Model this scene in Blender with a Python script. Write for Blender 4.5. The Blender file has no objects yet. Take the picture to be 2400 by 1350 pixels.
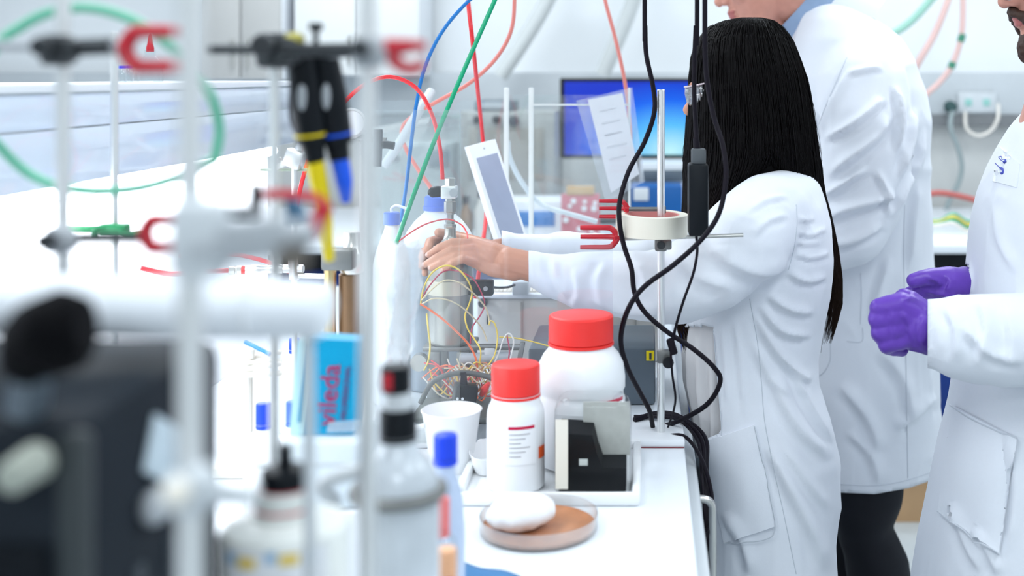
import bpy, bmesh, math, random
import numpy as np
from mathutils import Vector, Matrix, Euler
from mathutils.bvhtree import BVHTree

# ------------------------------------------------------------------ camera, light, exposure
F, CX, CY, CAMZ = 2800.0, 1515.0, 180.0, 1.48      # focal length and vanishing point (2400x1350 frame)
BENCH = 0.902                                       # bench-top height
scene = bpy.context.scene
COL = scene.collection

cam = bpy.data.cameras.new('camera')
cam.sensor_width = 36.0
cam.lens = 36.0 * F / 2400.0
cam.shift_x = -(CX - 1200.0) / 2400.0
cam.shift_y = -(675.0 - CY) / 2400.0
cam.clip_start = 0.05
cam.dof.use_dof = True
cam.dof.focus_distance = 2.03
cam.dof.aperture_fstop = 2.7
camo = bpy.data.objects.new('camera', cam)
camo.location = (0, 0, CAMZ)
camo.rotation_euler = (math.pi / 2, 0, 0)
COL.objects.link(camo)
scene.camera = camo

world = bpy.data.worlds.new('world')
world.use_nodes = True
world.node_tree.nodes['Background'].inputs[0].default_value = (0.85, 0.93, 1.0, 1)
world.node_tree.nodes['Background'].inputs[1].default_value = 0.5
scene.world = world

scene.view_settings.view_transform = 'Standard'
scene.view_settings.look = 'None'
scene.view_settings.gamma = 1.0
scene.view_settings.use_curve_mapping = False
scene.view_settings.exposure = -1.23

LIGHTS = [  # ceiling panel lights: x, y, size x, size y, watts
    (-1.0, 0.6, 0.6, 1.2, 45), (1.0, 0.6, 0.6, 1.2, 45), (-1.0, 3.0, 0.6, 1.2, 45), (1.0, 3.0, 0.6, 1.2, 45),
    (-2.4, 1.8, 0.6, 1.2, 40), (2.3, 1.8, 0.6, 1.2, 32), (0.0, -1.4, 1.2, 0.6, 60), (-1.2, 4.35, 1.2, 0.4, 42), (1.4, 4.35, 1.2, 0.4, 36)]
CEIL = 2.75
for lx, ly, sx, sy, w in LIGHTS:
    l = bpy.data.lights.new('ceiling_light_lamp', 'AREA')
    l.shape = 'RECTANGLE'; l.size = sx; l.size_y = sy; l.energy = w; l.color = (0.9, 0.96, 1.0)
    lo = bpy.data.objects.new('ceiling_light_lamp', l)
    lo.location = (lx, ly, CEIL - 0.03)
    COL.objects.link(lo)

# ------------------------------------------------------------------ helpers
def P(px, py, d):
    """world point seen at a picture position at distance d along the bench"""
    return Vector(((px - CX) * d / F, d, CAMZ - (py - CY) * d / F))
def proj(co):
    d = np.maximum(co[:, 1], 0.05)
    return CX + co[:, 0] * F / d, CY + (CAMZ - co[:, 2]) * F / d

MATS = {}
def nd(nt, typ, **kw):
    n = nt.nodes.new(typ)
    for k, v in kw.items():
        if k in n.inputs: n.inputs[k].default_value = v
        else: setattr(n, k, v)
    return n
def mat(name, col=(0.8, 0.8, 0.8), rough=0.5, metal=0.0, var=0.06, scale=20.0, bump=0.0, bscale=None,
        emit=None, estr=0.0, trans=0.0, spec=0.5, coat=0.0, stretch=None, ior=1.45, sheen=0.0, sss=0.0):
    if name in MATS: return MATS[name]
    m = bpy.data.materials.new(name); m.use_nodes = True
    nt = m.node_tree; b = nt.nodes['Principled BSDF']
    b.inputs['Roughness'].default_value = rough
    b.inputs['Metallic'].default_value = metal
    b.inputs['Specular IOR Level'].default_value = spec
    b.inputs['Coat Weight'].default_value = coat
    b.inputs['Transmission Weight'].default_value = trans
    b.inputs['IOR'].default_value = ior
    b.inputs['Sheen Weight'].default_value = sheen
    if sss:
        b.inputs['Subsurface Weight'].default_value = sss
        b.inputs['Subsurface Radius'].default_value = (0.012, 0.005, 0.003)
    tc = nd(nt, 'ShaderNodeTexCoord')
    src = tc.outputs['Object']
    if stretch:
        mp = nd(nt, 'ShaderNodeMapping'); mp.inputs['Scale'].default_value = stretch
        nt.links.new(src, mp.inputs['Vector']); src = mp.outputs['Vector']
    nz = nd(nt, 'ShaderNodeTexNoise', Scale=scale, Detail=3.0)
    nt.links.new(src, nz.inputs['Vector'])
    mx = nd(nt, 'ShaderNodeMix', data_type='RGBA')
    c = Vector(col)
    mx.inputs[6].default_value = (*[max(0, x * (1 - var)) for x in c], 1)
    mx.inputs[7].default_value = (*[min(1, x * (1 + var)) for x in c], 1)
    nt.links.new(nz.outputs['Fac'], mx.inputs[0])
    nt.links.new(mx.outputs[2], b.inputs['Base Color'])
    if bump:
        n2 = nd(nt, 'ShaderNodeTexNoise', Scale=bscale or scale * 4, Detail=2.0)
        nt.links.new(src, n2.inputs['Vector'])
        bp = nd(nt, 'ShaderNodeBump', Strength=bump, Distance=0.002)
        nt.links.new(n2.outputs['Fac'], bp.inputs['Height'])
        nt.links.new(bp.outputs['Normal'], b.inputs['Normal'])
    if emit:
        b.inputs['Emission Color'].default_value = (*emit, 1)
        b.inputs['Emission Strength'].default_value = estr
    MATS[name] = m
    return m
def clear(name, tint=(0.97, 0.98, 1.0), haze=0.03, gloss=0.06, edge=0.35, rough=0.03, hcol=(0.9, 0.95, 1.0)):
    """thin clear plastic or glass: transparent, a little haze, fresnel reflection"""
    if name in MATS: return MATS[name]
    m = bpy.data.materials.new(name); m.use_nodes = True
    nt = m.node_tree; nt.nodes.remove(nt.nodes['Principled BSDF'])
    out = nt.nodes['Material Output']
    tr = nd(nt, 'ShaderNodeBsdfTransparent'); tr.inputs[0].default_value = (*tint, 1)
    df = nd(nt, 'ShaderNodeBsdfDiffuse'); df.inputs[0].default_value = (*hcol, 1)
    nz = nd(nt, 'ShaderNodeTexNoise', Scale=9.0, Detail=4.0)
    tc = nd(nt, 'ShaderNodeTexCoord'); nt.links.new(tc.outputs['Object'], nz.inputs['Vector'])
    mm = nd(nt, 'ShaderNodeMath', operation='MULTIPLY'); mm.inputs[1].default_value = haze * 2
    nt.links.new(nz.outputs['Fac'], mm.inputs[0])
    m1 = nd(nt, 'ShaderNodeMixShader'); nt.links.new(mm.outputs[0], m1.inputs[0])
    nt.links.new(tr.outputs[0], m1.inputs[1]); nt.links.new(df.outputs[0], m1.inputs[2])
    gl = nd(nt, 'ShaderNodeBsdfGlossy'); gl.inputs['Roughness'].default_value = rough
    fr = nd(nt, 'ShaderNodeLayerWeight', Blend=0.5)
    pw = nd(nt, 'ShaderNodeMath', operation='POWER'); pw.inputs[1].default_value = 3.5; nt.links.new(fr.outputs['Facing'], pw.inputs[0])
    ad = nd(nt, 'ShaderNodeMath', operation='MULTIPLY_ADD'); ad.inputs[1].default_value = edge
    ad.inputs[2].default_value = gloss; nt.links.new(pw.outputs[0], ad.inputs[0])
    ad.use_clamp = True
    m2 = nd(nt, 'ShaderNodeMixShader'); nt.links.new(ad.outputs[0], m2.inputs[0])
    nt.links.new(m1.outputs[0], m2.inputs[1]); nt.links.new(gl.outputs[0], m2.inputs[2])
    nt.links.new(m2.outputs[0], out.inputs[0])
    MATS[name] = m
    return m

def wloc(o):
    v = Vector((0, 0, 0))
    while o: v += Vector(o.location); o = o.parent
    return v
def tag(o, label=None, cat=None, group=None, kind=None):
    if label: o['label'] = label
    if cat: o['category'] = cat
    if group: o['group'] = group
    if kind: o['kind'] = kind
    return o
def thing(name, label, cat, loc, group=None):
    o = bpy.data.objects.new(name, None); o.empty_display_size = 0.05
    o.location = loc; COL.objects.link(o)
    return tag(o, label, cat, group)
def put(name, me, m, parent=None, smooth=True, angle=40, origin=None):
    """link a mesh given in world coordinates as one object"""
    if parent is not None: off = wloc(parent)
    elif origin is not None: off = Vector(origin)
    else:
        co = np.empty(len(me.vertices) * 3); me.vertices.foreach_get('co', co); co = co.reshape(-1, 3)
        off = Vector(((co[:, 0].min() + co[:, 0].max()) / 2, (co[:, 1].min() + co[:, 1].max()) / 2, co[:, 2].min()))
    me.transform(Matrix.Translation(-off))
    if smooth:
        me.shade_smooth(); me.set_sharp_from_angle(angle=math.radians(angle))
    if len(me.materials): me.materials.clear()
    for x in (m if isinstance(m, (list, tuple)) else [m]): me.materials.append(x)
    o = bpy.data.objects.new(name, me)
    if parent is not None: o.parent = parent
    else: o.location = off
    COL.objects.link(o)
    return o
def basis(d, up=(0, 0, 1)):
    """matrix whose z axis points along d"""
    z = Vector(d).normalized(); x = Vector(up).cross(z)
    if x.length < 1e-4: x = Vector((1, 0, 0)).cross(z)
    x.normalize(); y = z.cross(x)
    return Matrix((x, y, z)).transposed()
def spline(pts, sub=6):
    pts = [Vector(p) for p in pts]
    if len(pts) < 3 or sub < 2: return pts
    q = [2 * pts[0] - pts[1]] + pts + [2 * pts[-1] - pts[-2]]
    out = []
    for i in range(1, len(q) - 2):
        a, b, c, d = q[i - 1:i + 3]
        for k in range(sub):
            t = k / sub
            out.append(0.5 * ((2 * b) + (c - a) * t + (2 * a - 5 * b + 4 * c - d) * t * t + (3 * b - a - 3 * c + d) * t ** 3))
    out.append(pts[-1])
    return out

class MB:
    def __init__(self): self.v = []; self.f = []
    def add(self, vs, fs):
        o = len(self.v); self.v += [tuple(x) for x in vs]
        self.f += [tuple(i + o for i in f) for f in fs]; return self
    def box(self, c, s, bev=0.0, R=None):
        c = Vector(c)
        bm = bmesh.new(); bmesh.ops.create_cube(bm, size=1)
        for v in bm.verts: v.co = Vector((v.co.x * s[0], v.co.y * s[1], v.co.z * s[2]))
        if bev: bmesh.ops.bevel(bm, geom=bm.edges[:], offset=min(bev, min(s) * 0.49), segments=2, profile=0.5, affect='EDGES')
        bm.verts.index_update()
        R = R or Matrix.Identity(3)
        self.add([R @ v.co + c for v in bm.verts], [[v.index for v in f.verts] for f in bm.faces]); bm.free(); return self
    def rng(self, rings, cap=True, closed=True):
        n = len(rings[0]); vs = [p for r in rings for p in r]; fs = []
        for i in range(len(rings) - 1):
            for k in range(n if closed else n - 1):
                k2 = (k + 1) % n
                fs.append((i * n + k, i * n + k2, (i + 1) * n + k2, (i + 1) * n + k))
        if cap:
            fs.append(tuple(range(n))[::-1]); b = (len(rings) - 1) * n; fs.append(tuple(b + k for k in range(n)))
        return self.add(vs, fs)
    def cyl(self, p0, p1, r0, r1=None, seg=16, bev=0.0):
        p0, p1 = Vector(p0), Vector(p1); r1 = r0 if r1 is None else r1
        B = basis(p1 - p0); L = (p1 - p0).length
        prof = [(r0, 0), (r1, L)] if not bev else [(r0 - bev, 0), (r0, bev), (r1, L - bev), (r1 - bev, L)]
        return self.lathe(p0, prof, seg, B)
    def lathe(self, base, prof, seg=24, R=None, cap=True, scale=(1, 1)):
        R = R or Matrix.Identity(3); base = Vector(base)
        rings = [[R @ Vector((r * scale[0] * math.cos(2 * math.pi * k / seg), r * scale[1] * math.sin(2 * math.pi * k / seg), z)) + base
                  for k in range(seg)] for r, z in prof]
        return self.rng(rings, cap)
    def tube(self, pts, r, seg=8, sub=6, cap=True):
        q = spline(pts, sub); n = len(q)
        if isinstance(r, (list, tuple)):
            rr = [float(np.interp(i / (n - 1), np.linspace(0, 1, len(r)), r)) for i in range(n)]
        else: rr = [r] * n
        t = (q[1] - q[0]).normalized(); B = basis(t); x = B.col[0].copy(); rings = []
        for i in range(n):
            t = (q[min(i + 1, n - 1)] - q[max(i - 1, 0)])
            t = t.normalized() if t.length > 1e-9 else Vector((0, 0, 1))
            x = (x - t * x.dot(t)); x = x.normalized() if x.length > 1e-6 else basis(t).col[0].copy()
            y = t.cross(x)
            rings.append([q[i] + (x * math.cos(2 * math.pi * k / seg) + y * math.sin(2 * math.pi * k / seg)) * rr[i] for k in range(seg)])
        return self.rng(rings, cap)
    def sph(self, c, r, R=None, seg=20, rings=12):
        if not isinstance(r, (tuple, list)): r = (r, r, r)
        R = R or Matrix.Identity(3); c = Vector(c); vs = [c + R @ Vector((0, 0, -r[2]))]; fs = []
        for i in range(1, rings):
            a = -math.pi / 2 + math.pi * i / rings
            for k in range(seg):
                b = 2 * math.pi * k / seg
                vs.append(c + R @ Vector((r[0] * math.cos(a) * math.cos(b), r[1] * math.cos(a) * math.sin(b), r[2] * math.sin(a))))
        vs.append(c + R @ Vector((0, 0, r[2]))); top = len(vs) - 1
        for k in range(seg): fs.append((0, 1 + (k + 1) % seg, 1 + k))
        for i in range(rings - 2):
            for k in range(seg):
                a, b = 1 + i * seg + k, 1 + i * seg + (k + 1) % seg
                fs.append((a, b, b + seg, a + seg))
        o = 1 + (rings - 2) * seg
        for k in range(seg): fs.append((o + k, o + (k + 1) % seg, top))
        return self.add(vs, fs)
    def chain(self, pts, seg=14):
        """overlapping tapered capsules (p, r)"""
        for (p, r) in pts: self.sph(p, r, seg=seg, rings=8)
        for (p, r), (q, s) in zip(pts, pts[1:]):
            if (Vector(q) - Vector(p)).length > 1e-5: self.cyl(p, q, r, s, seg)
        return self
    def torus(self, c, R0, r, R=None, seg=32, rs=10):
        R = R or Matrix.Identity(3); c = Vector(c); rings = []
        for i in range(seg):
            a = 2 * math.pi * i / seg
            rings.append([c + R @ Vector(((R0 + r * math.cos(b)) * math.cos(a), (R0 + r * math.cos(b)) * math.sin(a), r * math.sin(b)))
                          for b in [2 * math.pi * k / rs for k in range(rs)]])
        rings.append(rings[0])
        return self.rng(rings, cap=False)
    def prism(self, quad, off):
        """a flat polygon pushed back along off"""
        n = len(quad); q = [Vector(p) for p in quad]; o = Vector(off)
        vs = q + [p + o for p in q]
        fs = [tuple(range(n)), tuple(range(2 * n - 1, n - 1, -1))] + [(i, i + n, (i + 1) % n + n, (i + 1) % n) for i in range(n)]
        return self.add(vs, fs)
    def mesh(self):
        me = bpy.data.meshes.new('m'); me.from_pydata(self.v, [], self.f)
        bm = bmesh.new(); bm.from_mesh(me); bmesh.ops.recalc_face_normals(bm, faces=bm.faces); bm.to_mesh(me); bm.free()
        me.validate(); return me
    def build(self, name, m, parent=None, smooth=True, angle=40, origin=None):
        return put(name, self.mesh(), m, parent, smooth, angle, origin)

def text_mesh(s, size, ext=0.0004):
    cu = bpy.data.curves.new('t', 'FONT'); cu.body = s; cu.size = size; cu.extrude = ext; cu.resolution_u = 4
    cu.align_x = 'CENTER'; cu.align_y = 'CENTER'
    o = bpy.data.objects.new('t', cu); COL.objects.link(o)
    dg = bpy.context.evaluated_depsgraph_get()
    me = bpy.data.meshes.new_from_object(o.evaluated_get(dg))
    bpy.data.objects.remove(o); bpy.data.curves.remove(cu)
    return me
def remesh(mb, voxel, smooth=4, fac=0.5):
    me = mb.mesh(); o = bpy.data.objects.new('tmp', me); COL.objects.link(o)
    r = o.modifiers.new('r', 'REMESH'); r.mode = 'VOXEL'; r.voxel_size = voxel
    if smooth:
        s = o.modifiers.new('s', 'SMOOTH'); s.factor = fac; s.iterations = smooth
    dg = bpy.context.evaluated_depsgraph_get()
    out = bpy.data.meshes.new_from_object(o.evaluated_get(dg))
    bpy.data.objects.remove(o); bpy.data.meshes.remove(me)
    return out
def get_co(me):
    co = np.empty(len(me.vertices) * 3); me.vertices.foreach_get('co', co); return co.reshape(-1, 3)
def get_no(me):
    no = np.empty(len(me.vertices) * 3, dtype=np.float32)
    me.vertices.foreach_get('normal', no); return no.reshape(-1, 3).astype(float)
def set_co(me, co):
    me.vertices.foreach_set('co', np.ascontiguousarray(co.ravel(), dtype=np.float32)); me.update()
_rng = np.random.RandomState(7); _PERM = _rng.permutation(256); _G = _rng.uniform(-1, 1, 256)
def vnoise(p):
    """value noise in 3d, -1..1"""
    i = np.floor(p).astype(int); f = p - i; f = f * f * (3 - 2 * f); out = 0
    for dx in (0, 1):
        for dy in (0, 1):
            for dz in (0, 1):
                h = _PERM[(_PERM[(_PERM[(i[:, 0] + dx) & 255] + i[:, 1] + dy) & 255] + i[:, 2] + dz) & 255]
                w = (f[:, 0] if dx else 1 - f[:, 0]) * (f[:, 1] if dy else 1 - f[:, 1]) * (f[:, 2] if dz else 1 - f[:, 2])
                out = out + _G[h] * w
    return out
def seg_dist(x, y, pts):
    """distance to a picture polyline and signed side"""
    best = np.full(x.shape, 1e9); side = np.zeros(x.shape); tt = np.zeros(x.shape); n = len(pts) - 1
    for k, ((x0, y0), (x1, y1)) in enumerate(zip(pts, pts[1:])):
        dx, dy = x1 - x0, y1 - y0; L2 = dx * dx + dy * dy
        t = np.clip(((x - x0) * dx + (y - y0) * dy) / L2, 0, 1)
        d = np.hypot(x - x0 - t * dx, y - y0 - t * dy); m = d < best
        best = np.where(m, d, best); side = np.where(m, np.sign((x - x0) * dy - (y - y0) * dx), side)
        tt = np.where(m, (k + t) / n, tt)
    return best, side, tt
def folds(me, fl):
    """raise cloth folds: (polyline, width, height in m, sharpness side)"""
    co = get_co(me); no = get_no(me); x, y = proj(co)
    front = np.clip((-no[:, 1] + 0.25) * 2, 0, 1); disp = np.zeros(len(co))
    for pts, w, a in fl:
        pts2 = [(v.x, v.y) for v in spline([Vector((p[0], p[1], 0)) for p in pts], 5)]
        d, s, t = seg_dist(x, y, pts2)
        taper = np.clip(np.minimum(t, 1 - t) * 5, 0.0, 1)
        sd = d * s
        g = np.where(sd > 0, np.exp(-(sd / w) ** 2), np.exp(-(sd / (w * 0.3)) ** 2))
        disp += a * taper * g - 0.5 * a * taper * np.exp(-((sd + w * 1.0) / (w * 0.5)) ** 2)
    set_co(me, co + no * (disp * front)[:, None])
def wrinkle(me, scale, amp, seed=0.0):
    co = get_co(me); no = get_no(me)
    n = vnoise(co * np.array(scale) + seed) + 0.5 * vnoise(co * np.array(scale) * 2.1 + seed + 9)
    set_co(me, co + no * (n * amp)[:, None])
def crease(me, scale, amp, seed=0.0, R=None):
    """sharp random cloth creases"""
    co = get_co(me); no = get_no(me); q = co if R is None else co @ np.array(R)
    n = vnoise(q * np.array(scale) + seed); m = np.clip(vnoise(co * 5.0 + seed + 40) + .35, 0, 1)
    set_co(me, co + no * (amp * m * (1 - np.abs(n)) ** 5)[:, None])
def cut(me, fn):
    """delete vertices for which fn(co, px, py, normals) is true"""
    co = get_co(me); x, y = proj(co); k = fn(co, x, y, get_no(me))
    bm = bmesh.new(); bm.from_mesh(me); bm.verts.ensure_lookup_table()
    bmesh.ops.delete(bm, geom=[bm.verts[i] for i in np.nonzero(k)[0]], context='VERTS')
    bm.to_mesh(me); bm.free(); me.update()
def boundary(me, fn):
    """move open-edge vertices: fn(co, px, py) -> (new px or nan, new py or nan)"""
    bm = bmesh.new(); bm.from_mesh(me); ids = np.array([v.index for v in bm.verts if v.is_boundary]); bm.free()
    co = get_co(me); x, y = proj(co[ids]); nx, ny = fn(co[ids], x, y); d = co[ids, 1]
    sx = ~np.isnan(nx); co[ids[sx], 0] = (nx[sx] - CX) * d[sx] / F
    sy = ~np.isnan(ny); co[ids[sy], 2] = CAMZ - (ny[sy] - CY) * d[sy] / F
    set_co(me, co)
def bvh(me): return BVHTree.FromPolygons([v.co for v in me.vertices], [p.vertices for p in me.polygons])
def cast(tree, px, py):
    o = Vector((0, 0, CAMZ)); d = (P(px, py, 1.0) - o).normalized()
    h = tree.ray_cast(o, d)
    return (h[0], h[1]) if h[0] is not None else (None, None)
def drape_line(tree, pts, r, name, m, parent, lift=0.0, sub=8):
    q = [cast(tree, v.x, v.y) for v in spline([Vector((p[0], p[1], 0)) for p in pts], sub)]
    q = [p + n * lift for p, n in q if p is not None]
    if len(q) < 2: return None
    return MB().tube(q, r, seg=5, sub=1).build(name, m, parent)
def drape_patch(tree, quad, name, m, parent, lift=0.003, thick=0.003, nu=14, nv=14, bulge=0.0):
    """a cloth panel lying on a surface; quad = picture corners tl, tr, br, bl"""
    a, b, c, d = [Vector((p[0], p[1], 0)) for p in quad]; g = {}
    for i in range(nu + 1):
        for j in range(nv + 1):
            u, v = i / nu, j / nv
            p = (a * (1 - u) + b * u) * (1 - v) + (d * (1 - u) + c * u) * v
            h, n = cast(tree, p.x, p.y)
            if h is not None:
                if n.y > 0: n = -n
                g[i, j] = (h, n, math.sin(math.pi * u) * math.sin(math.pi * v))
    vs, fs, ix = [], [], {}
    for k, (h, n, s) in g.items():
        ix[k] = len(vs); vs.append(h + n * (lift + thick + bulge * s)); vs.append(h + n * (lift - 0.004))
    cells = [(i, j) for i in range(nu) for j in range(nv) if all((i + p, j + q) in ix for p in (0, 1) for q in (0, 1))]
    cs = set(cells)
    for i, j in cells:
        A, B, C, D = ix[i, j], ix[i + 1, j], ix[i + 1, j + 1], ix[i, j + 1]
        fs += [(A, D, C, B), (A + 1, B + 1, C + 1, D + 1)]
        if (i, j - 1) not in cs: fs.append((A, B, B + 1, A + 1))
        if (i, j + 1) not in cs: fs.append((D, D + 1, C + 1, C))
        if (i - 1, j) not in cs: fs.append((A, A + 1, D + 1, D))
        if (i + 1, j) not in cs: fs.append((B, C, C + 1, B + 1))
    mb = MB(); mb.v = [tuple(p) for p in vs]; mb.f = fs
    return mb.build(name, m, parent)
# ------------------------------------------------------------------ materials
M_wall = mat('wall_paint', (0.86, 0.89, 0.91), 0.7, var=0.02, scale=3)
M_wall2 = mat('lower_wall_paint', (0.62, 0.63, 0.62), 0.7, var=0.04, scale=3)
M_ceil = mat('ceiling_paint', (0.88, 0.9, 0.92), 0.8, var=0.01)
M_floor = mat('vinyl_floor', (0.52, 0.57, 0.59), 0.35, var=0.06, scale=60)
M_white = mat('white_laminate', (0.86, 0.89, 0.93), 0.35, var=0.02, scale=8)
M_bench = mat('bench_laminate', (0.83, 0.88, 0.93), 0.28, var=0.025, scale=14)
M_plast = mat('white_plastic', (0.88, 0.90, 0.92), 0.3, var=0.015)
M_cream = mat('cream_plastic', (0.83, 0.79, 0.70), 0.4, var=0.03)
M_beige = mat('beige_enamel', (0.66, 0.64, 0.60), 0.45, var=0.05, scale=12)
M_grey = mat('grey_plastic', (0.42, 0.45, 0.48), 0.45, var=0.05)
M_lgrey = mat('light_grey_plastic', (0.62, 0.66, 0.69), 0.45, var=0.04)
M_dark = mat('dark_grey_enamel', (0.035, 0.045, 0.058), 0.45, var=0.1)
M_slate = mat('slate_enamel', (0.10, 0.13, 0.16), 0.4, var=0.08)
M_black = mat('black_plastic', (0.004, 0.006, 0.009), 0.4, var=0.1, spec=0.25)
M_rubber = mat('black_rubber', (0.008, 0.006, 0.011), 0.45, var=0.1, spec=0.15)
M_steel = mat('brushed_steel', (0.62, 0.61, 0.58), 0.28, 1.0, var=0.06, scale=30)
M_steel2 = mat('satin_rod_steel', (0.86, 0.86, 0.85), 0.38, 1.0, var=0.04)
M_alu = mat('cast_aluminium', (0.22, 0.225, 0.22), 0.5, 0.9, var=0.12, scale=60, bump=0.1)
M_brass = mat('brass', (0.72, 0.55, 0.28), 0.3, 1.0, var=0.08)
M_brown = mat('copper_brown', (0.22, 0.13, 0.07), 0.45, 0.5, var=0.2)
M_boss = mat('boss_casting', (0.05, 0.055, 0.06), 0.45, 0.7, var=0.1)
M_redcl = mat('red_clamp_coating', (0.52, 0.015, 0.03), 0.35, var=0.06)
M_redcap = mat('red_cap_plastic', (0.86, 0.035, 0.03), 0.4, var=0.04)
M_red = mat('red_hose', (0.82, 0.035, 0.045), 0.25, var=0.04)
M_pink = mat('faded_red_hose', (0.80, 0.26, 0.22), 0.3, var=0.04)
M_pale = mat('pale_pink_hose', (0.74, 0.50, 0.47), 0.4, var=0.04)
M_green = mat('green_hose', (0.0, 0.36, 0.17), 0.25, var=0.05)
M_pgreen = mat('pale_green_hose', (0.16, 0.52, 0.36), 0.35, var=0.05)
M_blue = mat('blue_hose', (0.02, 0.20, 0.58), 0.25, var=0.05)
M_bluecap = mat('blue_cap_plastic', (0.01, 0.06, 0.75), 0.35, var=0.05)
M_bluecap2 = mat('light_blue_cap', (0.08, 0.16, 0.70), 0.4, var=0.05)
M_yellow = mat('yellow_plastic', (0.85, 0.66, 0.0), 0.35, var=0.05)
M_yelw = mat('yellow_wire', (0.85, 0.62, 0.08), 0.4, var=0.05)
M_redw = mat('red_wire', (0.75, 0.06, 0.07), 0.4, var=0.05)
M_whtw = mat('white_wire', (0.82, 0.78, 0.72), 0.4, var=0.05)
M_brnw = mat('brown_wire', (0.45, 0.22, 0.12), 0.4, var=0.1)
M_orgw = mat('orange_wire', (0.90, 0.16, 0.04), 0.4, var=0.05)
M_probeblue = mat('probe_blue', (0.005, 0.10, 0.80), 0.35, var=0.05)
M_cyan = mat('cyan_packaging', (0.0, 0.33, 0.58), 0.35, var=0.03)
M_lcyan = mat('pale_cyan_packaging', (0.55, 0.85, 0.90), 0.35, var=0.03)
M_magenta = mat('crimson_print', (0.42, 0.0, 0.08), 0.5, var=0.02)
M_card = mat('cardboard', (0.52, 0.33, 0.18), 0.8, var=0.08)
M_paper = mat('paper', (0.90, 0.92, 0.95), 0.7, var=0.01)
M_bluecab = mat('blue_cabinet_enamel', (0.0, 0.03, 0.22), 0.35, var=0.05)
M_glass = clear('clear_glass', haze=0.03, gloss=0.06, edge=0.9, tint=(.93, .96, .97))
M_acryl = clear('clear_acrylic', tint=(0.96, 0.98, 0.98), haze=0.05, gloss=0.05, edge=0.3)
M_film = clear('crumpled_film', tint=(0.98, 0.99, 1.0), haze=0.26, gloss=0.05, edge=0.3, rough=0.3, hcol=(.98, .99, 1))

# ------------------------------------------------------------------ the room
def struct(name, mb, m, smooth=False): return tag(mb.build(name, m, smooth=smooth), kind='structure')
XL, XR, YF, YB = -3.4, 3.2, -2.6, 5.4
struct('floor', MB().box((( XL + XR) / 2, (YF + YB) / 2, -0.05), (XR - XL + .4, YB - YF + .4, 0.1)), M_floor)
struct('ceiling', MB().box(((XL + XR) / 2, (YF + YB) / 2, CEIL + 0.05), (XR - XL + .4, YB - YF + .4, 0.1)), M_ceil)
struct('wall_back', MB().box(((XL + XR) / 2, YB + 0.06, CEIL / 2), (XR - XL + .3, 0.12, CEIL)), M_wall)
struct('wall_left', MB().box((XL - 0.06, (YF + YB) / 2, CEIL / 2), (0.12, YB - YF, CEIL)), M_wall)
struct('wall_right', MB().box((XR + 0.06, (YF + YB) / 2, CEIL / 2), (0.12, YB - YF, CEIL)), M_wall)
struct('wall_front', MB().box(((XL + XR) / 2, YF - 0.06, CEIL / 2), (XR - XL + .3, 0.12, CEIL)), M_wall)
M_lamp = mat('lamp_diffuser', (0.9, 0.95, 1), 0.5, var=0.0, emit=(0.92, 0.97, 1), estr=1.5)
WHERE = ['the left of the near bench', 'the near floor right of the bench', 'the left of the far bench end', 'the tall man', 'the far left of the room', 'the right wall', 'the camera position', 'the wall bench at left', 'the wall bench at right']
for i, (lx, ly, sx, sy, w) in enumerate(LIGHTS):
    t = thing('ceiling_light', 'flush white ceiling panel light above ' + WHERE[i], 'light', (lx, ly, CEIL - 0.025), 'ceiling panel lights')
    fr = MB()
    for s in (-1, 1):
        fr.box((lx + s * (sx / 2 + 0.015), ly, CEIL - 0.012), (0.03, sy + 0.06, 0.024))
        fr.box((lx, ly + s * (sy / 2 + 0.015), CEIL - 0.012), (sx, 0.03, 0.024))
    fr.build('frame', M_white, t, smooth=False)
    MB().box((lx, ly, CEIL - 0.008), (sx, sy, 0.012)).build('diffuser', M_lamp, t, smooth=False)

# lower wall behind the far bench, cable trunking with sockets, upper wall cupboards
struct('trim_1', MB().box(((XL + XR) / 2, YB - 0.01, 0.66), (XR - XL, 0.02, 1.30)), M_wall2)
trk = tag(MB().box(((XL + XR) / 2, YB - 0.045, 1.405), (XR - XL, 0.09, 0.19), 0.006).build('trim_2', mat('trunking_grey', (0.56, 0.60, 0.63), 0.5, var=0.03)), kind='structure')
struct('trim_3', MB().box(((XL + XR) / 2, YB - 0.05, 1.285), (XR - XL, 0.10, 0.05), 0.004), mat('rail_dark', (0.20, 0.21, 0.22), 0.5))
M_gcup = mat('grey_cupboard', (0.48, 0.48, 0.47), 0.5, var=0.03)
def cupboard(px0, px1, py1, d, label, m):
    a, b = P(px0, py1, d), P(px1, py1, d); w = b.x - a.x
    t = thing('wall_cupboard', label, 'cupboard', ((a.x + b.x) / 2, d + 0.14, a.z))
    MB().box(((a.x + b.x) / 2, d + 0.15, a.z + 0.35), (w, 0.28, 0.70), 0.004).build('body', M_white, t)
    for s in (-1, 1):
        dr = MB().box(((a.x + b.x) / 2 + s * w / 4, d, a.z + 0.35), (w / 2 - 0.006, 0.02, 0.69), 0.003).build('door', m, t)
        MB().cyl(((a.x + b.x) / 2 + s * 0.03, d - 0.02, a.z + 0.05), ((a.x + b.x) / 2 + s * 0.03, d - 0.02, a.z + 0.17), 0.005).build('handle', M_steel, dr)
cupboard(470, 660, 187, 5.0, 'grey wall cupboard high on the far wall, left of the white one', M_gcup)
cupboard(690, 985, 178, 5.05, 'pale wall cupboard high on the far wall between grey cupboard and red hoses', mat('pale_cupboard', (0.76, 0.78, 0.78), 0.5, var=0.02))

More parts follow.
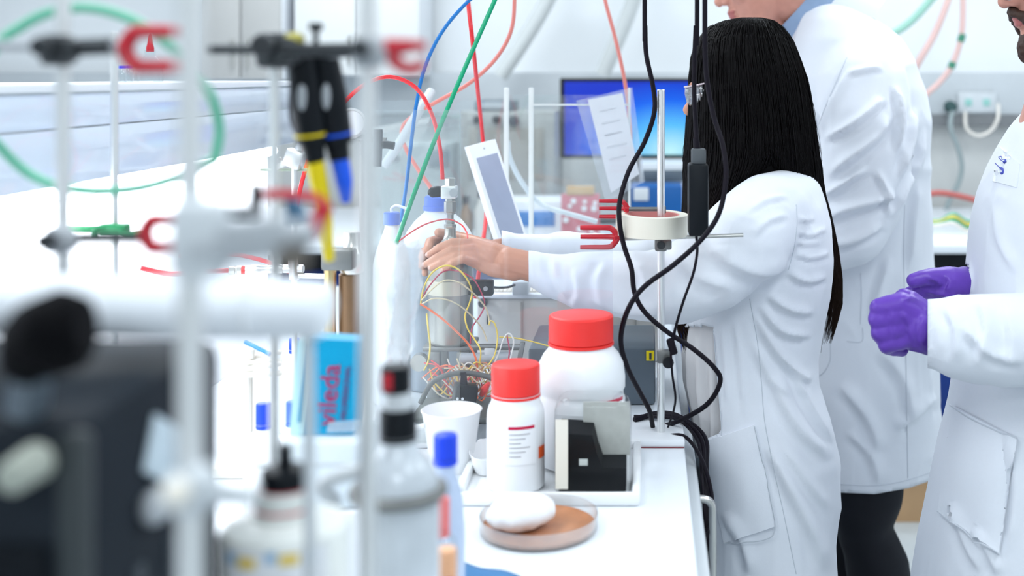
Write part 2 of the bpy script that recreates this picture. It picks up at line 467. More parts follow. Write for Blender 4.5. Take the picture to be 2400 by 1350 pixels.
# ------------------------------------------------------------------ island bench with reagent shelf
BX = 0.060
top = thing('laboratory_bench', 'long white island bench the people stand at', 'bench', (-0.7, 1.75, 0))
MB().box((BX / 2 - 0.75, 1.75, BENCH - 0.014), (BX + 1.5, 3.1, 0.028), 0.004).build('worktop', M_bench, top)
MB().box((BX + 0.004, 1.75, BENCH - 0.042), (0.03, 3.1, 0.022), 0.008).build('edge_rail', M_lgrey, top)
M_under = mat('bench_cupboard_front', (0.55, 0.60, 0.66), 0.45, var=0.03)
MB().box((-0.72, 1.75, 0.49), (1.44, 3.0, 0.77)).build('carcass', M_under, top, smooth=False)
MB().box((-0.72, 1.75, 0.05), (1.38, 2.95, 0.10)).build('plinth', M_dark, top, smooth=False)
for k in range(5):
    y0 = 0.29 + k * 0.6
    dr = MB().box((0.014, y0 + 0.29, 0.47), (0.028, 0.57, 0.72), 0.004).build('door', M_under, top)
hd = MB().tube([(0.028, 1.80, 0.845), (0.075, 1.80, 0.845), (0.097, 1.80, 0.838), (0.10, 1.80, 0.81), (0.10, 1.80, 0.70), (0.097, 1.80, 0.665), (0.075, 1.80, 0.655), (0.028, 1.80, 0.655)], 0.006, 10, 5)
hd.build('handle', M_steel, top)

SX = -0.75
M_shelf = mat('shelf_gloss_panel', (0.70, 0.78, 0.90), 0.12, var=0.03, scale=2, coat=0.5)
sh = thing('reagent_shelf', 'white reagent shelf running along the middle of the bench behind the clamp stands', 'shelf', (SX - 0.15, 1.55, BENCH))
zC, zB, zA = CAMZ + SX * 0.0119, CAMZ + SX * 0.089, CAMZ + SX * 0.188
y0, y1 = 0.55, 2.56
ym, yl = (y0 + y1) / 2, y1 - y0
MB().box((SX - 0.14, ym, zC - 0.005), (0.30, yl, 0.010), 0.002).build('shelf_board', M_white, sh)
MB().box((SX - 0.004, ym, (zC + zB) / 2 - 0.006), (0.008, yl, zC - zB - 0.014), 0.001).build('upper_panel', M_shelf, sh)
MB().box((SX - 0.004, ym, (zB + zA) / 2), (0.008, yl, zB - zA - 0.002), 0.001).build('lower_panel', M_shelf, sh)
MB().box((SX - 0.14, ym, zA + 0.004), (0.27, yl, 0.008)).build('base_board', M_white, sh)
MB().box((SX - 0.07, ym, (BENCH + zA) / 2), (0.02, yl, zA - BENCH - 0.001)).build('back_panel', M_paper, sh, smooth=False)
for yy in (y0 + 0.01, y1 - 0.01):
    MB().box((SX - 0.17, yy, (BENCH + zA) / 2), (0.18, 0.02, zA - BENCH - 0.002)).build('upright', M_white, sh, smooth=False)
lamp = MB().cyl((SX - 0.035, y0 + .05, zA - 0.014), (SX - 0.035, y1 - .05, zA - 0.014), 0.010, seg=10).build('lamp_tube', mat('shelf_lamp', (1, 1, 1), 0.4, var=0, emit=(0.95, 0.98, 1), estr=9.0), sh)
sl = bpy.data.lights.new('shelf_lamp_light', 'AREA'); sl.shape = 'RECTANGLE'; sl.size = 0.03; sl.size_y = yl - 0.1; sl.energy = 16; sl.color = (0.95, 0.98, 1)
slo = bpy.data.objects.new('shelf_lamp_light', sl); slo.location = (SX - 0.03, ym, zA - 0.028); slo.rotation_euler = (0, 0, 0); slo.parent = sh
slo.location = Vector(slo.location) - Vector(sh.location); COL.objects.link(slo)

# small vials on the shelf
def vial(px, py0, py1, d, capm, label, r=0.0065, group=None):
    b = P(px, py1, d); h = (py1 - py0) * d / F
    t = thing('sample_vial', label, 'vial', b, group)
    MB().lathe(b, [(r * .95, 0.0005), (r, 0.001), (r, h * .72), (r * .65, h * .82), (r * .65, h * .86)], 16).build('glass', M_glass, t)
    MB().cyl(b + Vector((0, 0, h * .84)), b + Vector((0, 0, h)), r * .95, seg=16, bev=.0006).build('cap', capm, t)
def on_shelf(px): return -SX * F / (CX - px) + 0.03
for px, lab in ((287, 'small clear vial with blue cap on the shelf edge beside the thin rod'), (303, 'small clear vial with blue cap on the shelf, second from the thin rod')):
    d = 0.765 * F / (CX - px); yb = CY + (CAMZ - zC) * F / d
    vial(px, yb - 40, yb, d, M_bluecap, lab, 0.0056, 'blue capped vials on the reagent shelf')
d = 0.775 * F / (CX - 352); yb = CY + (CAMZ - zC) * F / d
bt = thing('clear_bottle', 'clear glass bottle with red dropper standing on the shelf behind the red clamp', 'bottle', P(352, yb, d))
b = P(352, yb, d)
MB().lathe(b, [(.016, .0005), (.019, .002), (.019, .030), (.008, .042), (.008, .05)], 20).build('glass', M_glass, bt)
MB().lathe(b + Vector((0, 0, .048)), [(.006, 0), (.006, .006), (.0045, .012), (.0025, .025), (.001, .028)], 12).build('dropper_bulb', M_redcl, bt)

# ------------------------------------------------------------------ far bench along the back wall
FB0, FB1 = 4.10, 5.28
fb = thing('wall_bench', 'white wall bench with blue cupboards at the back of the room', 'bench', (0, 4.7, 0))
MB().box((-0.1, (FB0 + FB1) / 2, BENCH - 0.015), (6.2, FB1 - FB0, 0.03), 0.004).build('worktop', M_bench, fb)
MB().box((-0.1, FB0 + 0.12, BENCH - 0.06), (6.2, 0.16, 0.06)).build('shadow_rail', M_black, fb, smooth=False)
MB().box((-0.1, FB0 + 0.06, 0.835), (6.2, 0.03, 0.03)).build('grey_rail', M_lgrey, fb, smooth=False)
MB().box((-0.1, FB0 + 0.55, 0.43), (6.2, 0.85, 0.68)).build('carcass', M_dark, fb, smooth=False)
for k in range(10):
    x0 = -3.15 + k * 0.62
    MB().box((x0 + 0.31, FB0 + 0.09, 0.535), (0.605, 0.025, 0.56), 0.003).build('door', M_bluecab, fb)
MB().box((-0.1, FB0 + 0.5, 0.05), (6.2, 0.8, 0.1)).build('plinth', M_black, fb, smooth=False)
c = P(2150, 1178, 4.02)
cb = thing('cardboard_box', 'brown cardboard box on the floor below the blue cupboards', 'box', (c.x, 4.05, 0))
MB().box((c.x - 0.03, 4.02, 0.125), (0.26, 0.10, 0.25)).build('carton', M_card, cb, smooth=False)
MB().box((c.x - 0.03, 3.94, 0.2515), (0.26, 0.06, 0.003), R=Euler((0.5, 0, 0)).to_matrix()).build('flap', M_card, cb, smooth=False)

# monitor
ml, mr = P(1312, 183, 4.72), P(1645, 372, 4.72)
mn = thing('monitor', 'black flat monitor with a glowing blue screen on the wall bench', 'monitor', ((ml.x + mr.x) / 2, 4.78, BENCH))
xc, zc = (ml.x + mr.x) / 2, (ml.z + mr.z) / 2; w, h = mr.x - ml.x, ml.z - mr.z
MB().box((xc, 4.745, zc), (w, 0.03, h), 0.004).build('bezel', M_black, mn)
ms = bpy.data.materials.new('screen_blue'); ms.use_nodes = True; nt = ms.node_tree
bs = nt.nodes['Principled BSDF']; bs.inputs['Base Color'].default_value = (0, 0, 0.01, 1); bs.inputs['Roughness'].default_value = 0.2
tcn = nd(nt, 'ShaderNodeTexCoord'); mp = nd(nt, 'ShaderNodeMapping'); nt.links.new(tcn.outputs['Generated'], mp.inputs['Vector'])
sx = nd(nt, 'ShaderNodeSeparateXYZ'); nt.links.new(mp.outputs[0], sx.inputs[0])
ds = nd(nt, 'ShaderNodeVectorMath', operation='DISTANCE'); mp.inputs['Scale'].default_value = (1.25, 0, 1.0)
nt.links.new(mp.outputs[0], ds.inputs[0]); ds.inputs[1].default_value = (1.0, 0, 0.05)
rp = nd(nt, 'ShaderNodeValToRGB'); nt.links.new(ds.outputs['Value'], rp.inputs[0])
e = rp.color_ramp.elements; e[0].position = 0.0; e[0].color = (0.55, 0.95, 1, 1); e[1].position = 1.0; e[1].color = (0.0, 0.03, 0.62, 1)
k = e.new(0.35); k.color = (0.10, 0.55, 1, 1); k = e.new(0.7); k.color = (0.0, 0.13, 0.9, 1)
nt.links.new(rp.outputs[0], bs.inputs['Emission Color']); bs.inputs['Emission Strength'].default_value = 2.3
MB().box((xc, 4.728, zc), (w - 0.036, 0.004, h - 0.03)).build('screen', ms, mn, smooth=False)
MB().box((xc, 4.79, (zc + BENCH) / 2), (0.07, 0.025, zc - BENCH)).build('stand_neck', M_black, mn, smooth=False)
MB().box((xc, 4.78, BENCH + 0.006), (0.26, 0.2, 0.012), 0.004).build('stand_foot', M_black, mn)

# blurred instruments on the wall bench
def instrument(name, label, cat, px0, px1, py0, d, depth, body, face=None, knobs=(), base=BENCH):
    a, b = P(px0, py0, d), P(px1, py0, d); w, h = b.x - a.x, a.z - base; xc = (a.x + b.x) / 2
    t = thing(name, label, cat, (xc, d + depth / 2, base))
    MB().box((xc, d + depth / 2, base + h / 2), (w, depth, h), 0.006).build('body', body, t)
    if face:
        fx0, fx1, fy0, fy1, fm = face
        p0, p1 = P(fx0, fy0, d), P(fx1, fy1, d)
        MB().box(((p0.x + p1.x) / 2, d - 0.004, (p0.z + p1.z) / 2), (p1.x - p0.x, 0.01, p0.z - p1.z), 0.003).build('front_panel', fm, t)
    for (kx, ky, kr, km) in knobs:
        p = P(kx, ky, d); MB().cyl((p.x, d - 0.004, p.z), (p.x, d - 0.03, p.z), kr, seg=16, bev=.002).build('knob', km, t)
    return t
instrument('laboratory_oven', 'grey metal oven blurred behind the clear screen', 'oven', 1075, 1300, 262, 4.5, 0.45, mat('oven_grey', (.36, .37, .36), .5, var=.08), (1100, 1275, 300, 420, mat('oven_door', (.30, .29, .26), .4, var=.1)), ((1120, 280, .015, M_black), (1165, 280, .015, M_black), (1205, 283, .02, M_dark)))
instrument('controller_box', 'grey controller box with dark display left of the grey oven', 'instrument', 890, 1045, 340, 4.35, 0.3, mat('controller_grey', (.40, .43, .43), .5, var=.08), (1005, 1055, 352, 392, M_slate), ((930, 370, .014, M_black),))
instrument('equipment_case', 'pale equipment case on the wall bench beneath the monitor', 'instrument', 1500, 1640, 384, 4.42, 0.22, M_lgrey, (1505, 1635, 398, 425, M_slate))
instrument('storage_crate', 'blue storage crate on the wall bench left of the long dark hair', 'crate', 1478, 1600, 436, 4.22, 0.16, mat('crate_blue', (0.0, 0.09, 0.32), 0.4), (1485, 1520, 440, 470, M_lgrey))
instrument('balance', 'low white balance on the wall bench behind the red board', 'balance', 1180, 1320, 470, 4.25, 0.2, M_white, (1200, 1300, 495, 530, M_blue))
instrument('power_supply', 'dark power supply unit on top of the grey oven', 'instrument', 1112, 1200, 236, 4.55, 0.25, M_slate, (1120, 1192, 240, 256, M_grey), base=P(0, 262, 4.5).z + .001)
for k, (px, py, mm, lab) in enumerate(((1092, 460, M_brown, 'brown bottle on the wall bench in front of the grey oven, leftmost of three'), (1128, 445, M_beige, 'beige bottle on the wall bench in front of the grey oven, middle of three'), (1165, 470, M_brown, 'short brown bottle on the wall bench in front of the grey oven, rightmost of three'))):
    b = Vector((P(px, 0, 4.2).x, 4.2, BENCH)); h = P(0, py, 4.2).z - BENCH
    t = thing('storage_bottle', lab, 'bottle', b, 'bottles on the wall bench')
    MB().lathe(b, [(.022, 0), (.024, .003), (.024, h * .6), (.012, h * .75), (.011, h * .85)], 20).build('body', mm, t)
    MB().cyl(b + Vector((0, 0, h * .84)), b + Vector((0, 0, h)), .013, seg=16).build('cap', M_black, t)
# red perforated board with wooden top
p0, p1 = P(1315, 455, 4.15), P(1405, 545, 4.15)
rb = thing('test_board', 'faded red perforated board with a wooden strip along its top', 'board', ((p0.x + p1.x) / 2, 4.16, BENCH))
w = p1.x - p0.x; hz = p0.z - BENCH
MB().box(((p0.x + p1.x) / 2, 4.16, BENCH + hz / 2), (w, 0.02, hz), 0.003).build('plate', mat('faded_red_board', (0.62, 0.18, 0.22), 0.5, var=0.1), rb)
MB().box(((p0.x + p1.x) / 2, 4.16, p0.z + 0.012), (w * 0.72, 0.03, 0.03), 0.003).build('wooden_strip', mat('pale_wood', (0.62, 0.42, 0.22), 0.6, var=0.15), rb)
random.seed(5)
for k in range(11):
    qx, qz = p0.x + w * (0.1 + 0.8 * random.random()), BENCH + hz * (0.08 + 0.85 * random.random())
    MB().cyl((qx, 4.150, qz), (qx, 4.146, qz), 0.007 + 0.004 * random.random(), seg=10).build('white_dot', M_paper, rb)
# clutter on the far bench at the right: green and yellow cables, red pipe, wall plug
def hose(name, label, cat, pts, r, m, group=None, seg=10, sub=6):
    return tag(MB().tube([P(*p) if not isinstance(p, Vector) else p for p in pts], r, seg, sub).build(name, m), label, cat, group)
hose('red_pipe', 'dull red pipe lying along the wall bench behind the tall man', 'pipe', [(2140, 468, 4.6), (2200, 452, 4.6), (2290, 470, 4.6), (2330, 488, 4.55)], .012, mat('dull_red', (0.50, 0.13, 0.12), 0.5))
for i, (m, yy, lab) in enumerate(((M_pgreen, 500, 'green cable in the tangle on the wall bench, nearest the red pipe'), (M_yelw, 512, 'yellow cable in the tangle on the wall bench'), (M_green, 522, 'dark green cable in the tangle on the wall bench, lowest of the tangle'), (M_whtw, 532, 'white cable in the tangle on the wall bench'))):
    dd = 4.55 - i * 0.09
    zb = CY + (CAMZ - BENCH - 0.007) * F / dd
    hose('tangled_cable', lab, 'cable', [(2150, zb - 20, dd + .04), (2200, zb - 14 - 4 * i, dd), (2235, zb - 30, dd - .03), (2270, zb - 12, dd + .03), (2310, zb - 24, dd), (2360, zb - 8, dd)], .007, m, 'tangled cables on the wall bench')
tag(MB().box((P(2240, 500, 4.25).x, 4.26, BENCH + 0.004), (0.22, 0.18, 0.008), 0.002).build('paper_pad', M_paper), 'white pad of paper lying on the wall bench', 'paper')
sk = thing('wall_plug', 'dark round mains plug in the trunking with a grey cable', 'plug', P(2226, 300, 5.3))
p = P(2226, 250, 5.29)
MB().cyl(p, p + Vector((0, -0.05, 0)), 0.028, 0.022, 18, .004).build('plug_body', mat('plug_green', (0.04, 0.09, 0.09), 0.5), sk)
MB().tube([p + Vector((0, -.04, -.02)), P(2228, 300, 5.2), P(2245, 345, 5.2), P(2254, 390, 5.2), P(2246, 430, 5.2), P(2228, 462, 5.2), P(2215, 500, 5.2)], .011, 10).build('cord', mat('grey_cord', (0.30, 0.36, 0.37), 0.5), sk)
s2 = thing('wall_socket', 'white double mains socket on the trunking right of the dark plug', 'socket', P(2285, 262, 5.3))
p = P(2290, 240, 5.3)
MB().box(p, (0.17, 0.012, 0.09), 0.004).build('face_plate', M_lgrey, s2)
for s in (-1, 1): MB().box(p + Vector((s * .04, -.007, .0)), (.03, .006, .03), .002).build('switch', mat('switch_green', (0.3, 0.6, 0.55), 0.4), s2)
hose('extension_cable', 'white cable looping below the wall socket', 'cable', [(2262, 262, 5.27), (2265, 300, 5.25), (2290, 318, 5.24), (2320, 308, 5.24), (2338, 280, 5.24), (2340, 245, 5.28)], .008, M_whtw)
# hoses hanging from the services above the wall bench, right
hose('green_overhead_hose', 'pale green hose curving down from above, behind the tall man', 'hose', [(2230, -60, 5.0), (2180, 2, 5.0), (2135, 50, 5.0), (2085, 82, 5.0), (2020, 100, 5.0), (1960, 130, 5.0)], .016, mat('sea_green_hose', (0.33, 0.60, 0.50), 0.4))
hose('pink_overhead_hose', 'plain pale pink hose slanting down behind the tall man', 'hose', [(2240, -70, 4.8), (2222, 0, 4.8), (2190, 80, 4.8), (2150, 150, 4.8), (2110, 230, 4.85), (2090, 330, 4.9)], .014, M_pale)
jh = thing('jointed_hose', 'pale pink hose with two small green joints beside the bearded man', 'hose', P(2120, 300, 4.8))
MB().tube([P(2255, -60, 4.8), P(2257, 20, 4.8), P(2252, 90, 4.8), P(2230, 155, 4.8), P(2200, 195, 4.8), P(2165, 228, 4.8), P(2120, 290, 4.85)], .012, 10).build('tube', M_pale, jh)
for (a, b) in (((2256, 80), (2251, 98)), ((2234, 146), (2228, 160))):
    MB().cyl(P(*a, 4.8), P(*b, 4.8), .015, seg=12).build('joint', mat('dark_green_joint', (0.05, 0.25, 0.16), 0.5), jh)
# added pale tubes stand in for slanting soft shadows on the far wall
M_shadow_tube = mat('shadow_tube_grey', (0.62, 0.65, 0.65), 0.6, var=0.03)
hose('shadow_stripe_tube', 'pale grey slanting tube added as a stand-in for a soft shadow on the far wall above the clear screen', 'stripe', [(1310, -50, 5.2), (1262, 40, 5.2), (1215, 115, 5.2), (1172, 178, 5.2)], .034, M_shadow_tube, sub=3)
hose('shadow_stripe_tube', 'pale grey slanting tube added as a stand-in for a soft shadow on the far wall above the monitor', 'stripe', [(1500, -50, 5.2), (1470, 40, 5.2), (1440, 110, 5.2), (1412, 176, 5.2)], .034, M_shadow_tube, sub=3)
# ------------------------------------------------------------------ clamp stands
def fork(mb_par, c, ax, length, spread, r, m, n=3, name='clamp_jaw'):
    """fork clamp: palm block and prongs running along ax, spread in z"""
    ax = Vector(ax).normalized(); c = Vector(c)
    j = MB().tube([c, c + ax * length * .12], [r * 1.3, r * 1.6], 10, 1).build(name, m, mb_par)
    offs = [(1, 0), (-1, 0)] if n == 2 else [(1, -.3), (0, .6), (-1, -.3)]
    for o, dy in offs:
        side = Vector((0, dy * spread * .5, o * spread))
        MB().tube([c + ax * length * .04, c + ax * length * .12 + side * .55, c + ax * length * .22 + side * .92, c + ax * length * .36 + side, c + ax * length * .7 + side, c + ax * length + side],
                  [r * 1.2, r * 1.15, r * 1.1, r, r * .95, r * .85], 8, 4).build('prong', m, j)
    return j
def boss(par, c, s, m=None):
    c = Vector(c)
    b = MB().box(c, (s, s * .9, s * 1.1), s * .2).box(c + Vector((s * .5, -s * .3, 0)), (s * .7, s * .6, s * .8), s * .15).build('boss_head', m or M_boss, par)
    MB().cyl(c + Vector((0, -s * .4, s * .1)), c + Vector((0, -s * 1.1, s * .1)), s * .14, seg=10).cyl(c + Vector((0, -s * 1.0, s * .1)), c + Vector((0, -s * 1.35, s * .1)), s * .34, seg=12, bev=s * .05).build('thumb_screw', M_boss, b)
    return b
def stand(label, px, d, py_top, r=0.006, base=(0.12, 0.10), boff=(0, 0), m=None, basem=None):
    x = P(px, 0, d).x
    t = thing('clamp_stand', label, 'clamp stand', (x, d, BENCH))
    z1 = P(px, py_top, d).z
    MB().cyl((x, d, BENCH + .006), (x, d, z1), r, seg=14, bev=.001).build('rod', m or M_steel2, t)
    MB().box((x + boff[0], d + boff[1], BENCH + .006), (base[0], base[1], .012), .003).build('base_plate', basem or M_lgrey, t)
    return t

# far-left blurred stand with red clamps
sA = stand('tall clamp stand at the far left with two red clamps and black bosses', 147, 0.84, -130, .0054, (.09, .07))
cA = P(135, 118, 0.83); boss(sA, cA, .0195)
MB().cyl(P(-60, 106, .83), P(300, 110, .83), .0037, seg=10).build('clamp_arm', M_grey, sA)
MB().cyl(P(170, 112, .83), P(262, 108, .83), .0064, seg=10).build('arm_collar', M_boss, sA)
fork(sA, P(285, 115, .83), (1, 0, 0), .043, .0122, .0050, M_redcl, 2)
boss(sA, P(140, 562, .83), .017, M_grey)
MB().cyl(P(150, 558, .83), P(345, 556, .83), .0043, seg=10).build('clamp_arm', M_boss, sA)
fork(sA, P(335, 548, .83), (1, 0, 0), .027, .0096, .0045, M_redcl, 2)

# thin rod with green clamp in front of the shelf
sB = stand('slim clamp stand with a green clamp, standing close to the reagent shelf', 268, 1.50, 74, .0048, (.08, .1), (.03, 0))
gj = MB().box(P(268, 536, 1.49), (.034, .02, .012), .003).build('green_clamp', mat('green_clamp', (0.0, 0.25, 0.08), 0.4), sB)
MB().tube([P(162, 535, 1.49), P(215, 536, 1.48), P(262, 532, 1.485)], .0035, 8).tube([P(270, 533, 1.485), P(300, 548, 1.48), P(340, 544, 1.48)], .0035, 8).build('green_arm', MATS['green_clamp'], sB)
MB().cyl(P(222, 536, 1.47), P(222, 560, 1.47), .004, seg=8).build('clamp_screw', MATS['green_clamp'], sB)

# nearest thick rod with a pale boss
sC = stand('nearest clamp stand, a thick bright rod in front of the dark instrument', 446, 0.55, -140, .0062, (.05, .05), (.012, .0))
c = P(446, 1150, .55)
bc = MB().box(c, (.020, .018, .020), .005).sph(P(418, 1158, .53), .0085).sph(P(470, 1128, .53), .008).build('boss_head', M_lgrey, sC)
MB().cyl(c, P(600, 1165, .56), .0055, seg=10).build('clamp_arm', M_lgrey, sC)
MB().sph(P(415, 1155, .522), .006).build('thumb_screw', M_cream, bc)

# stand carrying the two probes
sD = stand('clamp stand holding the two black probes, left of the blue sponge pack', 643, 1.02, 96, .0046, (.1, .07), (0, .02))
boss(sD, P(645, 118, 1.01), .028, M_boss)
MB().sph(P(690, 92, 1.0), (.009, .006, .006)).build('yellow_nut', mat('dull_yellow', (.5, .45, .1), .5), sD)
MB().cyl(P(490, 116, 1.0), P(640, 117, 1.0), .0042, seg=10).build('clamp_arm', M_boss, sD)
MB().box(P(745, 118, 1.0), (.060, .024, .012), .004).build('probe_holder', M_boss, sD)
MB().cyl(P(740, 108, 1.0), P(740, 68, 1.0), .0025, seg=8).cyl(P(740, 72, 1.0), P(740, 54, 1.0), .006, seg=12, bev=.001).build('holder_screw', M_boss, sD)
MB().cyl(P(770, 120, 1.0), P(835, 120, 1.0), .006, seg=10).build('arm_end', M_grey, sD)

# stand in the middle with the open red clamp
sE = stand('clamp stand with a wide open red clamp, right of the black probes', 862, 0.76, -140, .0056, (.06, .06), (.02, 0))
boss(sE, P(862, 122, .755), .018, M_grey)
MB().cyl(P(862, 122, .755), P(912, 118, .755), .0075, seg=12).build('clamp_arm', M_grey, sE)
cj = MB().tube([P(900, 112, .75), P(925, 112, .75), P(960, 108, .75), P(998, 108, .75)], [.006, .0062, .0045, .003], 10).build('clamp_jaw', M_redcl, sE)
MB().tube([P(905, 118, .75), P(922, 140, .75), P(945, 158, .75), P(972, 160, .75), P(994, 146, .75)], [.0055, .0045, .004, .004, .003], 10).build('prong', M_redcl, cj)
# cluster of clamps in the blurred middle
MB().cyl(P(446, 590, .53), P(740, 545, .53), .0058, seg=10).build('clamp_arm', M_grey, sC)
MB().box(P(470, 560, .535), (.026, .018, .036), .006).build('upper_boss', M_lgrey, sC)
MB().box(P(600, 560, .53), (.030, .014, .020), .005, Euler((0, -.15, 0)).to_matrix()).build('clamp_body', M_grey, sC)
MB().cyl(P(682, 575, .53), P(688, 632, .53), .0085, .006, 10).build('clamp_foot', mat('olive_brown', (.16, .14, .12), .5), sC)
rj = MB().tube([P(600, 458, .8), P(660, 455, .8), P(730, 462, .8), P(765, 478, .8)], [.003, .0035, .0035, .003], 8).build('clamp_jaw', M_redcl, sE)
MB().tube([P(765, 478, .8), P(745, 515, .8), P(735, 545, .8), P(715, 552, .8)], [.005, .006, .006, .004], 8).build('prong', M_redcl, rj)
MB().prism([P(670, 462, .86), P(690, 470, .86), P(716, 518, .86), P(672, 524, .86)], (0, .012, 0)).build('blue_wedge', mat('teal_wedge', (.03, .12, .22), .4), sE)
MB().box(P(560, 500, .79), (.028, .012, .008), .002).cyl(P(600, 430, .79), P(600, 500, .79), .004, seg=8).build('black_bracket', M_boss, sE)

# sharp stand at the end of the bench: tape roll threaded on the rod
sF = stand('bright slim clamp stand at the bench edge carrying the tape roll', 1549, 1.905, 210, .0062, (.11, .14), (-.018, .025), basem=M_white)
MB().box((P(1549, 0, 1.905).x - .018, 1.8592, BENCH + .0012), (.108, .0012, .0016)).build('edge_strip', mat('dark_red_trim', (.22, .04, .05), .5), sF, smooth=False)
boss(sF, P(1549, 572, 1.905), .020, M_alu)
MB().cyl(P(1455, 560, 1.892), P(1742, 551, 1.892), .0032, seg=10).build('clamp_arm', M_steel, sF)
fork(sF, P(1452, 556, 1.888), (-1, 0, 0.0), .062, .0155, .0042, M_redcl)
MB().box(P(1552, 491, 1.912), (.012, .016, .012), .002).build('upper_boss', M_alu, sF)
MB().cyl(P(1470, 490, 1.92), P(1552, 490, 1.92), .0036, seg=10).build('clamp_arm', M_alu, sF)
fork(sF, P(1474, 489, 1.92), (-1, 0, 0), .048, .0125, .0034, M_redcl)
bF = MB().box(P(1556, 835, 1.898), (.022, .016, .020), .003).build('lower_boss', M_alu, sF)
MB().cyl(P(1566, 850, 1.89), P(1566, 850, 1.87), .009, seg=14, bev=.001).build('thumb_screw', M_black, bF)
# tape roll
tc = P(1527, 549, 1.905); tr = thing('tape_roll', 'cream masking tape roll threaded over the stand rod', 'tape', tc)
Rt = Euler((math.radians(1), math.radians(1.5), 0)).to_matrix()
ro, ri, hh = .0575, .044, .033
MB().lathe(tc, [(ri, 0), (ro, 0), (ro, hh), (ri, hh), (ri, 0)], 48, Rt, cap=False).build('tape', mat('masking_tape', (.84, .81, .70), .5, var=.02), tr)
MB().lathe(tc, [(ri - .003, .001), (ri, .001), (ri, hh - .001), (ri - .003, hh - .001), (ri - .003, .001)], 48, Rt, cap=False).build('core', mat('tape_core', (.75, .30, .28), .6), tr)

# ------------------------------------------------------------------ the two probes
def probe(label, pts, capm, r):
    a = P(*pts[0]); t = thing('probe', label, 'probe', P(*pts[-1]), 'black probes hanging in the clamp stand')
    q = [P(*p) for p in pts]
    MB().tube([q[0], q[0].lerp(q[1], .5), q[1]], [r * .8, r, r * .95], 14, 4).build('handle', M_black, t)
    MB().cyl(q[1].lerp(q[0], .12), q[1], r * .98, r * .9, 14).build('colour_band', capm, t)
    MB().tube([q[1], q[2]], [r * .72, r * .62], 12, 1).build('collar', M_black, t)
    MB().tube(q[2:], [r * .55, r * .5, r * .3], 12, 4).build('tip', capm, t)
    MB().sph(q[0].lerp(q[1], .45) + Vector((0, -r * .82, 0)), (r * .28, r * .25, r * .9)).build('button', M_grey, t)
    return t
py_ = probe('black probe with a yellow ring and long yellow tip', [(707, 130, 1.04), (732, 335, 1.05), (738, 378, 1.05), (757, 480, 1.06), (772, 608, 1.08)], M_yellow, .0150)
probe('black probe with a blue ring and short blue tip', [(760, 128, 1.05), (790, 335, 1.06), (796, 375, 1.06), (806, 425, 1.06), (810, 470, 1.07)], M_probeblue, .0150)
MB().tube([P(707, 134, 1.05), P(690, 170, 1.10), P(679, 230, 1.12), (P(682, 285, 1.12)), P(700, 318, 1.10), P(728, 322, 1.062)], .0012, 8).build('lead', M_rubber, py_)

# ------------------------------------------------------------------ dark instrument, foreground left
DX = -0.282
ins = thing('dark_instrument', 'large dark grey instrument filling the lower left corner', 'instrument', (DX - .15, .70, BENCH))
zt = 1.307
MB().box((DX - .16, .697, (BENCH + zt) / 2), (.32, .20, zt - BENCH), .012).build('housing', mat('navy_grey_enamel', (.014, .019, .026), .55, var=.1, spec=.12), ins)
MB().box((DX - .15, .594, (BENCH + zt) / 2 - .02), (.27, .008, zt - BENCH - .08), .003).build('front_panel', mat('shaded_front_dark', (.003, .005, .008), .5, spec=.15), ins)  # shade on the front face is put into this darker colour
MB().box((DX - .006, .602, (BENCH + zt) / 2), (.018, .012, zt - BENCH - .01), .005).build('corner_post', mat('corner_grey', (.030, .038, .042), .4), ins)
for k in range(3):
    MB().box((DX + .001, .66 + k * .045, 1.13), (.004, .012, .16), .001).build('vent_slot', M_dark, ins)
MB().box((DX + .002, .695, 1.262), (.003, .05, .032), .001, Euler((-.5, 0, 0)).to_matrix()).build('side_patch', mat('patch_pale', (.55, .65, .72), .5), ins)  # pale tilted patch on the side face
kp = P(48, 1105, .575); MB().cyl((kp.x, .592, kp.z), (kp.x, .565, kp.z), .0095, .008, 20, .002).build('dial', mat('dial_ivory', (.36, .39, .34), .5), ins)
kp = P(335, 1188, .67); MB().sph((DX + .006, kp.y, kp.z), (.008, .010, .010)).build('side_knob', M_grey, ins)
hn = MB().tube([P(60, 850, .60), P(95, 800, .59), P(150, 775, .58), P(205, 765, .58)], [.013, .020, .021, .015], 12, 4)
hn.build('lever_knob', mat('matt_black', (.002, .002, .003), .7, spec=.08), ins)
MB().cyl(P(80, 850, .60), P(60, 960, .61), .010, seg=12).build('lever_arm', M_slate, ins)

# white insulated pipe running across
wp = thing('insulated_pipe', 'thick white insulated pipe running across above the dark instrument', 'pipe', P(300, 800, .74))
MB().tube([P(-120, 712, .70), P(120, 714, .71), P(400, 722, .73), P(640, 724, .74), P(752, 726, .74), P(778, 728, .74)], [.018, .018, .0185, .0185, .017, .010], 20, 5).build('insulation', mat('foam_white', (.86, .90, .95), .7, var=.03), wp)
for a_ in (470, 590): MB().tube([P(a_, 722, .737), P(a_ + 6, 722, .737)], .0195, 20, 1).build('tape_band', M_plast, wp)
MB().cyl(P(720, 726, .74), P(720, 726, .74) + Vector((0, .02, -.42)), .004, seg=8).build('support_post', M_lgrey, wp)

# pale green hose loop
hose('green_loop_hose', 'pale green hose coiled in a big loop around the left clamp stand', 'hose',
     [(505, 372, .95), (514, 300, .95), (492, 220, .94), (440, 150, .93), (380, 92, .92), (300, 42, .92), (200, 18, .92), (110, 32, .92), (45, 65, .92), (0, 100, .92), (-60, 190, .93), (-50, 280, .95), (0, 345, .97), (60, 402, .98), (120, 432, .98), (150, 440, .98), (230, 448, .97), (330, 440, .97), (430, 410, .96), (505, 372, .95)], .0042, M_pgreen)

